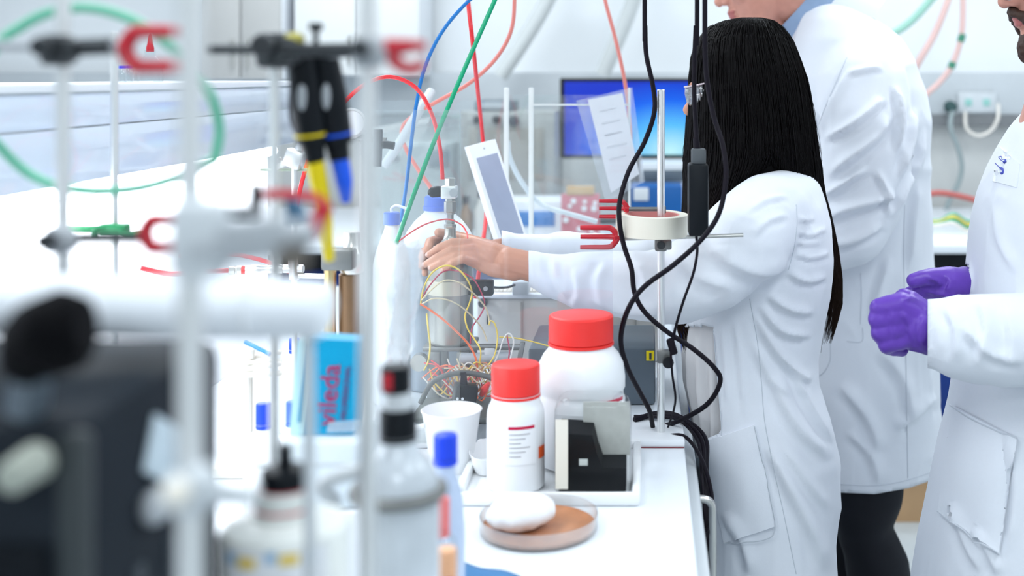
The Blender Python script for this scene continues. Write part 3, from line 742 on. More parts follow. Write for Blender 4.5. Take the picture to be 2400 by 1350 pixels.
# ------------------------------------------------------------------ bottles
def bottle(name, label, px, d, py_cap0, py_cap1, capr, prof, body, capm, base=BENCH, band=None, group=None, labelm=None):
    """prof: (radius, picture y) from bottom to shoulder; stands on base"""
    x = P(px, 0, d).x; b = Vector((x, d, base))
    zz = lambda py: P(px, py, d).z - base
    t = thing(name, label, 'bottle', b, group)
    pr = [(prof[0][0] * .92, .0005), (prof[0][0], .004)] + [(r, zz(py)) for r, py in prof[1:]]
    MB().lathe(b, pr, 32).build('body', body, t)
    z0, z1 = zz(py_cap1), zz(py_cap0); mb = MB()
    n = 48
    for k in range(1):
        rings = []
        for (z, rr) in ((z0, 1), (z1 - .003, 1), (z1 - .0008, .96), (z1, .88)):
            rings.append([b + Vector((math.cos(2 * math.pi * i / n) * capr * rr * (1 + .012 * (i % 2)), math.sin(2 * math.pi * i / n) * capr * rr * (1 + .012 * (i % 2)), z)) for i in range(n)])
        mb.rng(rings)
    cp = mb.build('cap', capm, t)
    MB().lathe(b + Vector((0, 0, z0 - .0065)), [(capr * .96, 0), (capr * 1.03, .001), (capr * 1.03, .0045), (capr * .97, .0055)], 32).build('seal_ring', capm, t)
    return t, b, zz
# white reagent bottles with red caps, in the tray
TRX0, TRX1, TRY0, TRY1 = -.262, -.008, 1.605, 1.853
ty = thing('plastic_tray', 'shallow white plastic tray holding the red-capped bottles', 'tray', ((TRX0 + TRX1) / 2, (TRY0 + TRY1) / 2, BENCH))
MB().box(((TRX0 + TRX1) / 2, (TRY0 + TRY1) / 2, BENCH + .003), (TRX1 - TRX0 - .02, TRY1 - TRY0 - .02, .005), .002).build('base', M_plast, ty)
for nm, c, s in (('front_rim', ((TRX0 + TRX1) / 2, TRY0 + .006, BENCH + .009), (TRX1 - TRX0, .012, .018)), ('back_rim', ((TRX0 + TRX1) / 2, TRY1 - .006, BENCH + .009), (TRX1 - TRX0, .012, .018)),
                 ('side_rim', (TRX0 + .006, (TRY0 + TRY1) / 2, BENCH + .009), (.012, TRY1 - TRY0 - .02, .018)), ('side_rim', (TRX1 - .006, (TRY0 + TRY1) / 2, BENCH + .009), (.012, TRY1 - TRY0 - .02, .018))):
    MB().box(c, s, .005).build(nm, M_plast, ty)
TB = BENCH + .0058
M_hdpe = mat('white_hdpe', (.88, .90, .93), .32, var=.012, sss=.0)
t, b, zz = bottle('reagent_bottle', 'small white reagent bottle with ribbed red cap and red-lined label, front of the tray', 1209, 1.67, 851, 918, .0335,
                  [(.0405, 1), (.0405, 985), (.0398, 962), (.0375, 948), (.034, 938), (.034, 920)], M_hdpe, M_redcap, TB)
Rl = .0408
def wrap(b, r, a0, a1, z0, z1, name, m, par, n=14):
    """curved label on an upright bottle; angle 0 faces the camera, positive to the right"""
    mb = MB(); rings = []
    for rr in (r, r + .0004):
        pass
    vs = []
    for i in range(n + 1):
        a = math.radians(a0 + (a1 - a0) * i / n)
        for rr, z in ((r, z0), (r, z1), (r + .0005, z1), (r + .0005, z0)):
            vs.append([b + Vector((math.sin(a) * rr, -math.cos(a) * rr, z))])
    rings = [[vs[i * 4 + k][0] for k in range(4)] for i in range(n + 1)]
    return mb.rng(rings).build(name, m, par)
wrap(b, Rl, -14, 48, .042, .098, 'label', M_paper, t)
wrap(b, Rl + .0004, -8, 44, .0905, .0945, 'label_red_line', mat('label_red', (.55, .0, .05), .5), t)
wrap(b, Rl + .0004, 56, 78, .046, .062, 'hazard_mark', mat('hazard_orange', (.85, .12, .03), .5), t)
for k in range(6): wrap(b, Rl + .0004, -6, 34 - 9 * (k % 3), .083 - k * .006, .0845 - k * .006, 'print_line', mat('print_grey', (.45, .45, .47), .6), t)
t, b, zz = bottle('reagent_bottle', 'large white reagent bottle with ribbed red cap at the back of the tray', 1362, 1.775, 736, 797, .0475,
                  [(.064, 1), (.0655, 1075), (.0655, 930), (.063, 922), (.063, 912), (.0655, 905), (.0655, 880), (.063, 850), (.056, 828), (.049, 815), (.047, 808), (.047, 800)], M_hdpe, M_redcap, TB)
wrap(b, .0659, 30, 70, zz(926), zz(918), 'label_red_line', MATS['label_red'], t)
wrap(b, .0657, -30, 30, zz(1060), zz(945), 'label', M_paper, t)
# square clear jar with black powder
jx0, jx1, jy0, jy1 = P(1296, 0, 1.635).x, P(1480, 0, 1.635).x, 1.635, 1.702
jw = jx1 - jx0; jc = ((jx0 + jx1) / 2, (jy0 + jy1) / 2)
jr = thing('square_jar', 'clear square plastic jar half filled with black powder in the tray', 'jar', (jc[0], jc[1], TB))
def sqring(z, s, n=8):
    return [Vector((jc[0] + math.copysign(abs(math.cos(a)) ** .35, math.cos(a)) * jw / 2 * s, jc[1] + math.copysign(abs(math.sin(a)) ** .35, math.sin(a)) * (jy1 - jy0) / 2 * s, TB + z)) for a in [2 * math.pi * i / 40 for i in range(40)]]
MB().rng([sqring(.0008, .93), sqring(.003, .98), sqring(.09, 1.0), sqring(.112, .98), sqring(.122, .9), sqring(.128, .75)], cap=True).build('jar_wall', clear('jar_clear', haze=.008, gloss=.008, edge=.8, tint=(.97, .98, .98)), jr)
n = 14; vs = []; fs = []
for i in range(n + 1):
    x = jx0 + jw * (.07 + .86 * i / n); u = i / n
    hz = .083 - .006 * u if u < .5 else (.080 - .045 * min(1, (u - .5) / .12))
    vs += [(x, jy0 + .006, TB + .003), (x, jy0 + .006, TB + hz), (x, jy1 - .006, TB + hz + .004), (x, jy1 - .006, TB + .003)]
mb = MB(); mb.rng([[Vector(vs[i * 4 + k]) for k in range(4)] for i in range(n + 1)]).build('powder', mat('black_powder', (.0025, .0035, .005), .6, var=.3, spec=.1), jr)
MB().box((jc[0] + .018, jy1 - .012, TB + .075), (jw * .62, .003, .075)).build('rear_label', mat('rear_label', (.50, .51, .48), .6, var=.15, scale=90), jr)
MB().box((jx0 + .012, jy0 - .0012, TB + .056), (.017, .001, .095)).build('side_strip', M_cream, jr)
MB().box((jc[0] - .012, jy0 - .001, TB + .045), (.012, .0012, .009), .0004).build('small_sticker', mat('sticker_grey', (.5, .54, .52), .5), jr)
# white weighing dish left in tray, and open white beaker behind
t = tag(MB().lathe((-.232, 1.745, TB), [(.022, 0), (.024, .001), (.033, .028), (.035, .029), (.034, .0295), (.026, .004), (.0, .003)], 32, cap=False, scale=(.75, 1.5)).build('weighing_boat', M_plast), 'small white weighing boat in the left of the tray', 'dish')
bk = thing('plastic_beaker', 'open white flared plastic beaker left of the small red-capped bottle', 'beaker', P(1060, 1085, 1.765))
MB().lathe((-.287, 1.76, BENCH), [(.0, .002), (.027, .002), (.029, .0), (.030, .002), (.043, .086), (.045, .088), (.0435, .089), (.0285, .005), (.0, .0045)], 36, cap=False).build('wall', M_plast, bk)
MB().tube([(-.325, 1.745, .97), (-.345, 1.735, .965), (-.343, 1.735, .935), (-.319, 1.748, .925)], .004, 8, 4).build('handle', M_plast, bk)

# petri dish with white lump
pc = Vector((-.137, 1.522, BENCH)); pd = thing('petri_dish', 'round glass petri dish with brown film on the near bench', 'dish', pc)
MB().lathe(pc, [(.0, .0006), (.072, .0006), (.074, .003), (.0755, .022), (.0745, .022), (.0725, .004), (.0, .003)], 48, cap=False).build('glass', clear('dish_glass', haze=.09, gloss=.08, edge=.9, rough=.1, tint=(.95, .96, .96)), pd)
MB().lathe(pc, [(.066, .0034), (.0725, .0036), (.0725, .0075), (.066, .0045), (.0, .0042)], 48, cap=False).build('brown_film', mat('brown_residue', (.48, .20, .09), .3, var=.35, scale=40), pd)
lump = MB().sph(pc + Vector((-.022, .0, .024)), (.045, .036, .021), Euler((0, -.10, .2)).to_matrix(), 32, 18)
me = remesh(lump, .0016, 3); wrinkle(me, (60, 60, 60), .0016)
tag(put('cotton_pad', me, mat('cotton_white', (.90, .92, .95), .9, var=.02, bump=.3)), 'rounded white cotton pad lying in the petri dish', 'cotton')
# blue wipe at the bottom
mb = MB(); rings = []
for i in range(13):
    rings.append([Vector((-.245 + .10 * i / 12 + .0 * k, 1.33 + .10 * k / 8 - .05 * i / 12, BENCH + .001 + .003 * (1 + math.sin(i * .9 + k * .7)) / 2)) for k in range(9)])
mb.rng(rings, cap=False, closed=False); wipe = mb.build('blue_wipe', mat('blue_wipe', (.06, .20, .42), .8, var=.08))
wipe.modifiers.new('thickness', 'SOLIDIFY').thickness = .0012
tag(wipe, 'blue paper wipe lying at the front of the bench', 'wipe')

# blue-capped and dropper bottles
bottle('blue_cap_bottle', 'slim bottle with a bright blue cap left of the petri dish', 1044, 1.24, 1017, 1073, .0122,
       [(.020, 1), (.020, 1230), (.017, 1150), (.0105, 1110), (.0105, 1076)], mat('blue_tinted_bottle', (.52, .62, .80), .25, var=.15), M_bluecap)
bottle('blue_cap_bottle', 'white bottle with a bright blue cap left of the sponge pack', 616, 1.55, 944, 993, .0092,
       [(.024, 1), (.024, 1050), (.018, 1020), (.0085, 1006), (.0085, 994)], M_plast, M_bluecap)
bottle('blue_cap_bottle', 'small blue-capped bottle half hidden behind the left of the sponge pack', 684, 1.62, 940, 988, .008,
       [(.022, 1), (.022, 1040), (.008, 1005), (.0078, 990)], M_plast, M_bluecap2)
bottle('blue_cap_bottle', 'blue-capped bottle standing far back above the sponge pack', 690, 1.95, 793, 818, .0085,
       [(.026, 1), (.026, 860), (.008, 830), (.008, 819)], M_plast, M_bluecap)
bottle('dropper_bottle', 'small bottle with pink red cap at the front left of the bench', 1034, 1.13, 1165, 1240, .008,
       [(.016, 1), (.016, 1290), (.012, 1260), (.007, 1250), (.007, 1242)], M_glass, mat('pink_cap', (.85, .22, .22), .4))
bottle('dropper_bottle', 'small bottle with peach orange cap at the bottom beside the blue wipe', 1046, 1.05, 1285, 1345, .009,
       [(.016, 1), (.016, 1385), (.008, 1360), (.008, 1347)], M_plast, mat('peach_cap', (.85, .45, .25), .4))
# big blurred bottles, foreground
t, b, zz = bottle('screw_cap_bottle', 'blurred big bottle with black and red stacked cap at the bottom', 668, .80, 1096, 1138, .0158,
                  [(.0425, 1), (.0425, 1240), (.041, 1226), (.033, 1213), (.0205, 1206), (.0188, 1142)], mat('cream_glass_bottle', (.82, .85, .82), .25, var=.03), M_black)
for (r_, y0_, y1_, m_) in ((.0164, 1140, 1164, M_redcl), (.0190, 1166, 1180, M_plast), (.0200, 1180, 1200, M_redcl)):
    MB().lathe(b, [(r_ * .9, zz(y1_)), (r_, zz(y1_) + .0005), (r_, zz(y0_)), (r_ * .9, zz(y0_) + .0005)], 32).build('cap_ring', m_, t)
MB().cyl(b + Vector((0, 0, zz(1097))), b + Vector((0, 0, zz(1040))), .005, .0045, 14, .001).build('stopper', M_black, t)
wrap(b, .0427, -40, 55, zz(1420), zz(1236), 'label', M_paper, t)
for a0, a1, yy, m_ in ((-25, -8, 1262, M_yelw), (12, 28, 1255, M_yelw), (-38, -26, 1256, mat('label_blue', (.35, .55, .75), .5)), (0, 10, 1248, MATS['label_blue']), (32, 44, 1258, MATS['label_blue'])):
    wrap(b, .0431, a0, a1, zz(yy + 12), zz(yy - 12), 'label_mark', m_, t)
t, b, zz = bottle('screw_cap_bottle', 'blurred silvery bottle with two black caps one above the other', 934, .94, 957, 1018, .0145,
                  [(.032, 1), (.032, 1160), (.031, 1120), (.025, 1080), (.016, 1052), (.0145, 1022)], mat('silver_glass_bottle', (.60, .65, .70), .2, .1, var=.18, scale=30), M_black)
MB().lathe(b, [(.012, zz(955)), (.0125, zz(945)), (.010, zz(925)), (.010, zz(918))], 24).build('glass_neck', M_lgrey, t)
u = MB().cyl(b + Vector((-.002, 0, zz(918))), b + Vector((-.002, 0, zz(856))), .0116, seg=24, bev=.001).build('upper_cap', M_black, t)
MB().box(b + Vector((-.006, -.0115, zz(888))), (.007, .002, .013), .0005).build('red_mark', M_redcl, u)
MB().tube([b + Vector((-.02, -.01, zz(1085))), b + Vector((-.055, -.01, zz(1120))), b + Vector((-.05, 0, zz(1180)))], .006, 10).build('side_arm', M_lgrey, t)
MB().torus(b + Vector((0, 0, zz(1150))), .034, .0050, seg=32).build('holding_ring', M_alu, t)

# ------------------------------------------------------------------ blue sponge pack with lettering
vd = 1.28
q = [P(722, 793, vd), P(846, 800, vd), P(828, 1018, vd), P(700, 1020, vd)]
sp = thing('sponge_pack', 'bright cyan sponge pack with red vertical lettering', 'packet', (q[2] + q[3]) / 2)
MB().prism(q, (.0, .032, 0)).build('front', M_cyan, sp, smooth=False)
MB().prism([P(696, 800, vd - .0005), P(730, 794, vd - .0005), P(708, 1020, vd - .0005), P(678, 1020, vd - .0005)], (0, .03, 0)).build('side_fold', M_lcyan, sp, smooth=False)
MB().prism([P(713, 806, vd - .002), P(718, 806, vd - .002), P(702, 990, vd - .002), P(697, 990, vd - .002)], (0, .001, 0)).build('dark_seam', M_cyan, sp, smooth=False)
ex = (q[1] - q[0]).normalized(); ez = ((q[0] + q[1]) / 2 - (q[2] + q[3]) / 2).normalized()
def vtext(s, size, c, name, m, par):
    me = text_mesh(s, size); R = Matrix((ez, -ex, Vector((0, -1, 0)))).transposed()   # reads bottom to top
    me.transform(R.to_4x4()); me.transform(Matrix.Translation(c)); return put(name, me, m, par, smooth=False)
vtext('vileda', .029, P(772, 925, vd) + Vector((0, -.0008, 0)), 'lettering', M_magenta, sp)
vtext('PROFESSIONAL', .0085, P(811, 920, vd) + Vector((0, -.0008, 0)), 'small_lettering', mat('purple_print', (.16, .05, .20), .5), sp)
MB().prism([P(770, 990, vd - .004), P(845, 985, vd - .004), P(838, 1012, vd - .004), P(765, 1014, vd - .004)], (0, .002, 0)).build('clear_flap', M_film, sp, smooth=False)
tag(MB().box((q[3] + q[2]) / 2 + Vector((0, .02, -.036)), (.085, .09, .070), .006).build('reagent_carton', mat('pale_carton', (.72, .80, .85), .6, var=.05)), 'pale carton that the cyan sponge pack stands on', 'box')
bz = ((q[3] + q[2]) / 2).z - .0715
tag(MB().box(Vector((q[3].x + .03, vd + .03, (bz + BENCH) / 2)), (.11, .12, bz - BENCH - .001), .005).build('storage_box', mat('pale_box', (.82, .85, .88), .5)), 'white storage box under the pale carton', 'box')

# crumpled clear film
def film(name, label, px0, px1, py0, py1, d, seed):
    mb = MB(); nu, nv = 26, 90; rings = []
    rnd = random.Random(seed)
    for j in range(nv + 1):
        row = []
        for i in range(nu + 1):
            u, v = i / nu, j / nv; x = px0 + (px1 - px0) * u + 22 * math.sin(v * 5 + seed) * (.4 + u * .6)
            p = P(x, py0 + (py1 - py0) * v, d)
            p.y += .05 * math.sin(u * 6.3 + v * 2 + seed) * .5
            row.append(p)
        rings.append(row)
    mb.rng(rings, cap=False, closed=False); me = mb.mesh()
    wrinkle(me, (38, 38, 16), .012, seed); wrinkle(me, (90, 90, 45), .004, seed + 3)
    o = put(name, me, M_film, angle=25); o.modifiers.new('thickness', 'SOLIDIFY').thickness = .0006
    return tag(o, label, 'bag')
film('plastic_bag', 'crumpled clear plastic bag standing behind the bottle with two black caps', 885, 955, 565, 1282, 1.45, 1.3)
# ------------------------------------------------------------------ steel flask being handled, with valve
fx, fd = P(1055, 0, 2.05).x, 2.05
Z = lambda py, d=2.05: P(0, py, d).z
fk = thing('steel_flask', 'steel gas flask that the woman holds, with a valve on its neck', 'flask', (fx, fd, Z(802)))
prof = [(.034, Z(803)), (.037, Z(800)), (.038, Z(796)), (.038, Z(628)), (.0365, Z(614)), (.032, Z(598)), (.025, Z(583)), (.017, Z(569)), (.0115, Z(558)), (.0098, Z(549)), (.0095, Z(534))]
MB().lathe((fx, fd, 0), prof, 40).build('body', mat('flask_steel', (.40, .39, .36), .3, 1.0, var=.15, scale=14), fk)
MB().lathe((fx, fd, 0), [(.0100, Z(534)), (.0105, Z(533)), (.0105, Z(526)), (.0075, Z(525)), (.0075, Z(521)), (.0085, Z(520)), (.0085, Z(515)), (.006, Z(513)), (.006, Z(503)), (.0085, Z(502)), (.0085, Z(498)), (.0105, Z(496)), (.0105, Z(473)), (.0085, Z(471)), (.0085, Z(464))], 6).build('neck_fitting', M_steel, fk)
vb = MB().box((fx - .0015, fd, Z(450)), (.026, .024, .0215), .002).build('valve_block', M_steel2, fk)
MB().cyl((fx + .008, fd - .012, Z(450)), (fx + .008, fd - .015, Z(450)), .0075, seg=18, bev=.0008).build('valve_screw', M_grey, vb)
MB().tube([(fx - .012, fd, Z(450)), (fx - .022, fd, Z(449)), (fx - .032, fd, Z(451)), (fx - .038, fd, Z(452))], [.0085, .010, .009, .003], 10, 3).build('valve_knob', M_black, vb)
MB().cyl((fx, fd, Z(437)), (fx, fd, Z(417)), .0095, seg=6, bev=.001).build('hose_nut', M_steel, fk)
MB().cyl((fx, fd, Z(685)), (fx, fd, Z(652)), .0405, seg=40).build('band', mat('tin_band', (.70, .66, .55), .35, .9, var=.1), fk)
sb = MB().box((fx + .056, fd - .012, Z(671)), (.040, .02, .026), .003).build('band_clip', M_black, fk)
MB().cyl((fx + .064, fd - .022, Z(671)), (fx + .064, fd - .0245, Z(671)), .004, seg=12).build('clip_screw', M_grey, sb)

# aluminium rig under the flask
rg = thing('metal_rig', 'dark aluminium clamp rig under the steel flask among the wires', 'rig', (fx + .02, 2.05, BENCH))
MB().box((fx + .05, 2.06, BENCH + .006), (.20, .14, .012), .003).build('base_plate', M_alu, rg)
MB().box((fx, 2.06, Z(803) - .0045), (.084, .084, .008), .002).build('platform', M_alu, rg)
for (x0, yy) in ((-.022, 2.02), (.028, 2.02), (-.022, 2.10), (.028, 2.10)):
    MB().box((fx + x0, yy, (BENCH + Z(810)) / 2 + .004), (.022, .018, Z(810) - BENCH - .012), .003).build('upright', M_alu, rg)
MB().cyl((fx - .045, 2.0, Z(835)), (fx - .045, 2.02, Z(835)), .014, seg=16).build('roller', M_steel, rg)
MB().cyl((fx + .04, 2.0, Z(813, 2.0)), (fx + .13, 2.0, Z(813, 2.0)), .0055, seg=12).build('cross_rod', M_alu, rg)
MB().cyl((fx + .025, 2.0, Z(842, 2.0)), (fx + .11, 2.0, Z(838, 2.0)), .010, seg=14, bev=.002).build('motor', M_grey, rg)
MB().box((fx + .075, 2.0, Z(828, 2.0)), (.018, .014, .02), .002).build('terminal_block', M_lgrey, rg)
MB().box((fx + .126, 2.0, Z(832, 2.0)), (.008, .012, .045), .002, Euler((0, .18, 0)).to_matrix()).build('arm_bracket', M_alu, rg)

# large translucent bottle with blue cap behind, and wash bottle
bd = 2.24; bx = P(1028, 0, bd).x; bb = Vector((bx, bd, BENCH)); ZB = lambda py: P(0, py, bd).z - BENCH
t = thing('solvent_bottle', 'large translucent solvent bottle with a light blue cap behind the flask', 'bottle', bb)
MB().lathe(bb, [(.0645, ZB(572)), (.064, ZB(560)), (.058, ZB(540)), (.045, ZB(518)), (.033, ZB(504)), (.0265, ZB(497)), (.0265, ZB(488))], 36).build('shoulder', mat('milky_plastic', (.86, .90, .92), .35, var=.02), t)
MB().lathe(bb, [(.060, .0005), (.0645, .006), (.0648, ZB(585)), (.0645, ZB(572))], 36).build('filled_body', mat('filled_grey', (.40, .46, .53), .3, var=.06), t)
MB().lathe(bb, [(.0285, ZB(492)), (.0285, ZB(483)), (.0265, ZB(481)), (.0262, ZB(462)), (.024, ZB(459))], 36).build('cap', mat('periwinkle_cap', (.12, .22, .72), .4, var=.03), t)
wd = 2.12; wb = Vector((P(918, 0, wd).x, wd, BENCH)); ZW = lambda py: P(0, py, wd).z - BENCH
t = thing('wash_bottle', 'white wash bottle with a blue cap left of the steel flask', 'bottle', wb)
MB().lathe(wb, [(.030, .0005), (.033, .004), (.033, ZW(620)), (.028, ZW(590)), (.018, ZW(555)), (.0125, ZW(535)), (.012, ZW(524))], 30).build('body', mat('hazy_white', (.84, .88, .93), .35, var=.03), t)
MB().lathe(wb, [(.0145, ZW(526)), (.0145, ZW(500)), (.0125, ZW(497))], 30).build('cap', MATS['periwinkle_cap'], t)
MB().tube([wb + Vector((0, 0, ZW(497))), wb + Vector((0, 0, ZW(488))), wb + Vector((.01, 0, ZW(482))), wb + Vector((.032, 0, ZW(492)))], .0025, 8).build('spout', M_plast, t)

# beige instrument with white lid, display panel on hinge
bi = 2.42; a, b2 = P(1118, 690, bi), P(1545, 690, bi); zi = a.z
ib = thing('bench_instrument', 'beige bench instrument with a white top and hinged display behind the hands', 'instrument', ((a.x + b2.x) / 2, bi + .08, BENCH))
MB().box(((a.x + b2.x) / 2, bi + .085, (BENCH + zi) / 2 - .004), (b2.x - a.x, .17, zi - BENCH - .008), .004).build('housing', M_beige, ib)
MB().box(((a.x + b2.x) / 2, bi + .083, zi - .003), (b2.x - a.x + .006, .18, .009), .003).build('top_cover', M_white, ib)
for k, px in enumerate((1152, 1300, 1420)):
    MB().box((P(px + 70, 0, bi).x, bi - .001, (BENCH + zi) / 2), (.003, .003, zi - BENCH - .03)).build('panel_joint', mat('joint_grey', (.45, .44, .41), .6), ib)
p = P(1133, 708, bi); MB().cyl((p.x, bi, p.z), (p.x, bi - .018, p.z), .009, seg=16, bev=.002).build('knob', M_dark, ib)
p = P(1143, 748, bi); MB().box((p.x, bi - .002, p.z), (.003, .004, .02)).build('slot', M_dark, ib)
kb = MB()
for r in range(4):
    for c in range(14): kb.box((P(1140, 0, bi).x + .010 + c * .0085, bi + .018 + r * .012, zi + .003), (.007, .010, .004))
kb.build('keypad', M_cream, ib, smooth=False)
fq = [P(1099, 343, 2.40), P(1161, 326, 2.47), P(1243, 578, 2.40), P(1178, 592, 2.33)]
ext = Vector((-.0125, .020, -.003))
dp = MB().prism(fq, ext).build('display', M_white, ib, smooth=False)
def lerpq(u, v): return (fq[0].lerp(fq[1], u)).lerp(fq[3].lerp(fq[2], u), v)
nn = (fq[1] - fq[0]).cross(fq[3] - fq[0]).normalized(); nn = nn if nn.y < 0 else -nn
sq = [lerpq(.13, .125) + nn * .001, lerpq(.90, .125) + nn * .001, lerpq(.90, .97) + nn * .001, lerpq(.13, .97) + nn * .001]
MB().prism(sq, -nn * .0012).build('display_screen', mat('lcd_grey_blue', (.36, .41, .54), .18, var=.22, scale=9), dp, smooth=False)
MB().cyl(lerpq(.5, .055) + nn * .0005, lerpq(.5, .055) + nn * .0015, .0022, seg=10).build('indicator', M_lgrey, dp)
MB().box(P(1222, 672, bi - .02), (.032, .05, .028), .004).build('hinge', M_lgrey, ib)
hose('black_usb_cable', 'short black cable from the flask clip to the display hinge', 'cable', [(1144, 671, 2.06), (1165, 674, 2.15), (1190, 673, 2.25), (1206, 668, 2.35)], .0022, M_rubber)
# slate box in front of it
t = instrument('slate_box', 'low slate grey instrument with a yellow sticker behind the large red-capped bottle', 'instrument', 1238, 1536, 816, 2.10, .2, M_slate)
p = P(1524, 833, 2.1); MB().box((p.x, 2.098, p.z), (.014, .003, .017)).build('yellow_sticker', M_yellow, t)
p = P(1527, 834, 2.1); MB().box((p.x - .002, 2.096, p.z), (.004, .002, .011)).build('sticker_print', M_dark, t)
pz = P(1590, 900, 2.2)

# clear acrylic screens
def pane(name, par, p0, p1, ztop, d0, d1, m=M_acryl, zb=BENCH + .001):
    a = Vector((p0, d0, zb)); b = Vector((p1, d1, zb))
    return MB().prism([a, b, Vector((p1, d1, ztop)), Vector((p0, d0, ztop))], (0, .004, 0)).build(name, m, par, smooth=False)
sc = thing('acrylic_shield', 'clear acrylic safety shield standing in front of the hands and flask', 'screen', (P(1150, 0, 1.87).x, 1.87, BENCH))
xa, xb = P(872, 0, 1.858).x, P(1436, 0, 1.858).x
pane('pane', sc, xa, P(1078, 0, 1.858).x, P(0, 258, 1.858).z, 1.858, 1.858)
pane('pane', sc, P(1079, 0, 1.858).x, xb, P(0, 560, 1.858).z, 1.858, 1.858, clear('clear_acrylic_front', haze=.012, gloss=.04, edge=.25))
MB().box(((xa + xb) / 2, 1.866, BENCH + .004), (xb - xa, .02, .007), .002).build('foot_rail', M_lgrey, sc)
s2 = thing('acrylic_enclosure', 'tall clear acrylic enclosure with pale posts between flask and monitor', 'screen', (P(1200, 0, 2.66).x, 2.66, BENCH))
de = 2.66; M_post = mat('frosted_post', (.80, .84, .83), .3, var=.03)
xs = [P(p, 0, de).x for p in (865, 1187, 1245, 1475)]; zt = P(0, 214, de).z
for k in range(3): pane('pane', s2, xs[k] + .005, xs[k + 1] - .005, zt - .008 - .012 * (k == 0), de, de)
pane('pane', s2, xs[0], xs[0] + .16, zt - .06, de + .02, de + .30)
for k, x in enumerate(xs):
    MB().box((x, de, (BENCH + zt) / 2 + .004), (.011 if k in (1, 2) else .006, .010, zt - BENCH + .008), .002).build('post', M_post if k else M_acryl, s2)
MB().box(((xs[2] + xs[3]) / 2, de - .004, zt - .03), (xs[3] - xs[2], .003, .004)).build('top_bead', M_post, s2)
# document sleeve leaning on the enclosure
dl = 2.648
sv = thing('document_sleeve', 'clear document sleeve with a white sheet leaning against the enclosure', 'document', P(1440, 470, dl))
MB().prism([P(1350, 236, dl), P(1482, 205, dl), P(1512, 425, dl), P(1420, 475, dl)], (0, .004, 0)).build('sleeve', clear('sleeve_plastic', haze=.14, gloss=.06, edge=.4), sv, smooth=False)
MB().prism([P(1378, 234, dl + .0012), P(1459, 218, dl + .0012), P(1498, 408, dl + .0012), P(1432, 452, dl + .0012)], (0, .001, 0)).build('sheet', M_paper, sv, smooth=False)
for k, (x0, y0_, L) in enumerate(((1404, 260, 40), (1410, 288, 44), (1416, 316, 40), (1422, 344, 46), (1428, 372, 38))):
    MB().prism([P(x0, y0_, dl), P(x0 + L, y0_ - 9, dl), P(x0 + L + 1, y0_ - 6, dl), P(x0 + 1, y0_ + 3, dl)], (0, .0006, 0)).build('print_line', mat('faint_print', (.80, .83, .87), .7), sv, smooth=False)

# ------------------------------------------------------------------ hoses and cables
hose('red_hose', 'red hose arching up and over to the valve on the flask', 'hose', [(676, 640, 1.95), (684, 590, 1.95), (693, 500, 1.95), (712, 410, 1.97), (745, 320, 1.99), (797, 250, 2.02), (855, 198, 2.04), (915, 180, 2.05), (975, 206, 2.05), (1012, 268, 2.05), (1030, 340, 2.05), (1036, 400, 2.05), (1037, 420, 2.05)], .0036, M_red)
for o in scene.objects:
    if o.name.startswith('steel_flask'): pass
hose('red_hose', 'straight red hose hanging down behind the display panel', 'hose', [(1090, -120, 2.3), (1097, 0, 2.3), (1110, 120, 2.3), (1130, 310, 2.52), (1141, 420, 2.52), (1140, 500, 2.5), (1133, 560, 2.42), (1122, 640, 2.36), (1114, 700, 2.34)], .0042, M_red)
hose('green_hose', 'straight bright green hose slanting down to the wash bottle', 'hose', [(1190, -70, 2.02), (1160, 0, 2.02), (1098, 140, 2.0), (1030, 300, 1.98), (972, 450, 1.97), (928, 572, 1.96)], .0038, M_green)
hose('blue_hose', 'thin blue hose curving down behind the red arch', 'hose', [(1140, -30, 2.2), (1090, 10, 2.2), (1034, 78, 2.2), (995, 160, 2.2), (975, 250, 2.2), (962, 350, 2.2), (950, 450, 2.2), (938, 520, 2.2)], .0034, M_blue)
hose('faded_red_hose', 'faded red hose swinging in a wide curve behind the green hose', 'hose', [(1202, -80, 2.5), (1206, 0, 2.5), (1197, 75, 2.5), (1160, 140, 2.5), (1100, 195, 2.5), (1030, 235, 2.5), (970, 270, 2.5), (942, 303, 2.5), (952, 350, 2.5), (985, 405, 2.5), (1012, 445, 2.5), (1030, 500, 2.5)], .0042, M_pink)
hose('faded_red_hose', 'faded red hose hanging straight in front of the monitor', 'hose', [(1405, -70, 2.75), (1418, 0, 2.75), (1442, 90, 2.75), (1464, 190, 2.75), (1476, 290, 2.75), (1480, 400, 2.75)], .0045, M_pink)
hose('white_tube', 'limp white tube sagging behind the display panel', 'tube', [(1190, 330, 2.75), (1195, 370, 2.75), (1225, 430, 2.78), (1270, 480, 2.8), (1330, 500, 2.8), (1400, 520, 2.8)], .006, mat('limp_white', (.78, .83, .88), .4))
hose('red_hose', 'short red hose leading into the left coupling', 'hose', [(330, 628, 1.78), (400, 642, 1.8), (470, 638, 1.85), (538, 634, 1.9)], .0038, M_red)
hose('red_hose', 'curved dark red hose above the left coupling', 'hose', [(420, 600, 1.92), (500, 597, 1.95), (560, 598, 1.95), (620, 612, 1.95), (672, 630, 1.97)], .0036, M_red)
cp = thing('hose_coupling', 'silver hose coupling with a red ring on the short red hose', 'coupling', P(578, 645, 1.9))
p0, p1 = P(535, 634, 1.9), P(662, 630, 1.92); B = basis(p1 - p0); L = (p1 - p0).length
MB().lathe(p0, [(.005, 0), (.007, .001), (.007, L * .12), (.0055, L * .13), (.0055, L * .15), (.0072, L * .16), (.0072, L * .24)], 8, B).build('nut', M_steel, cp)
MB().lathe(p0, [(.0068, L * .24), (.0068, L * .31)], 16, B).build('red_ring', M_redcap, cp)
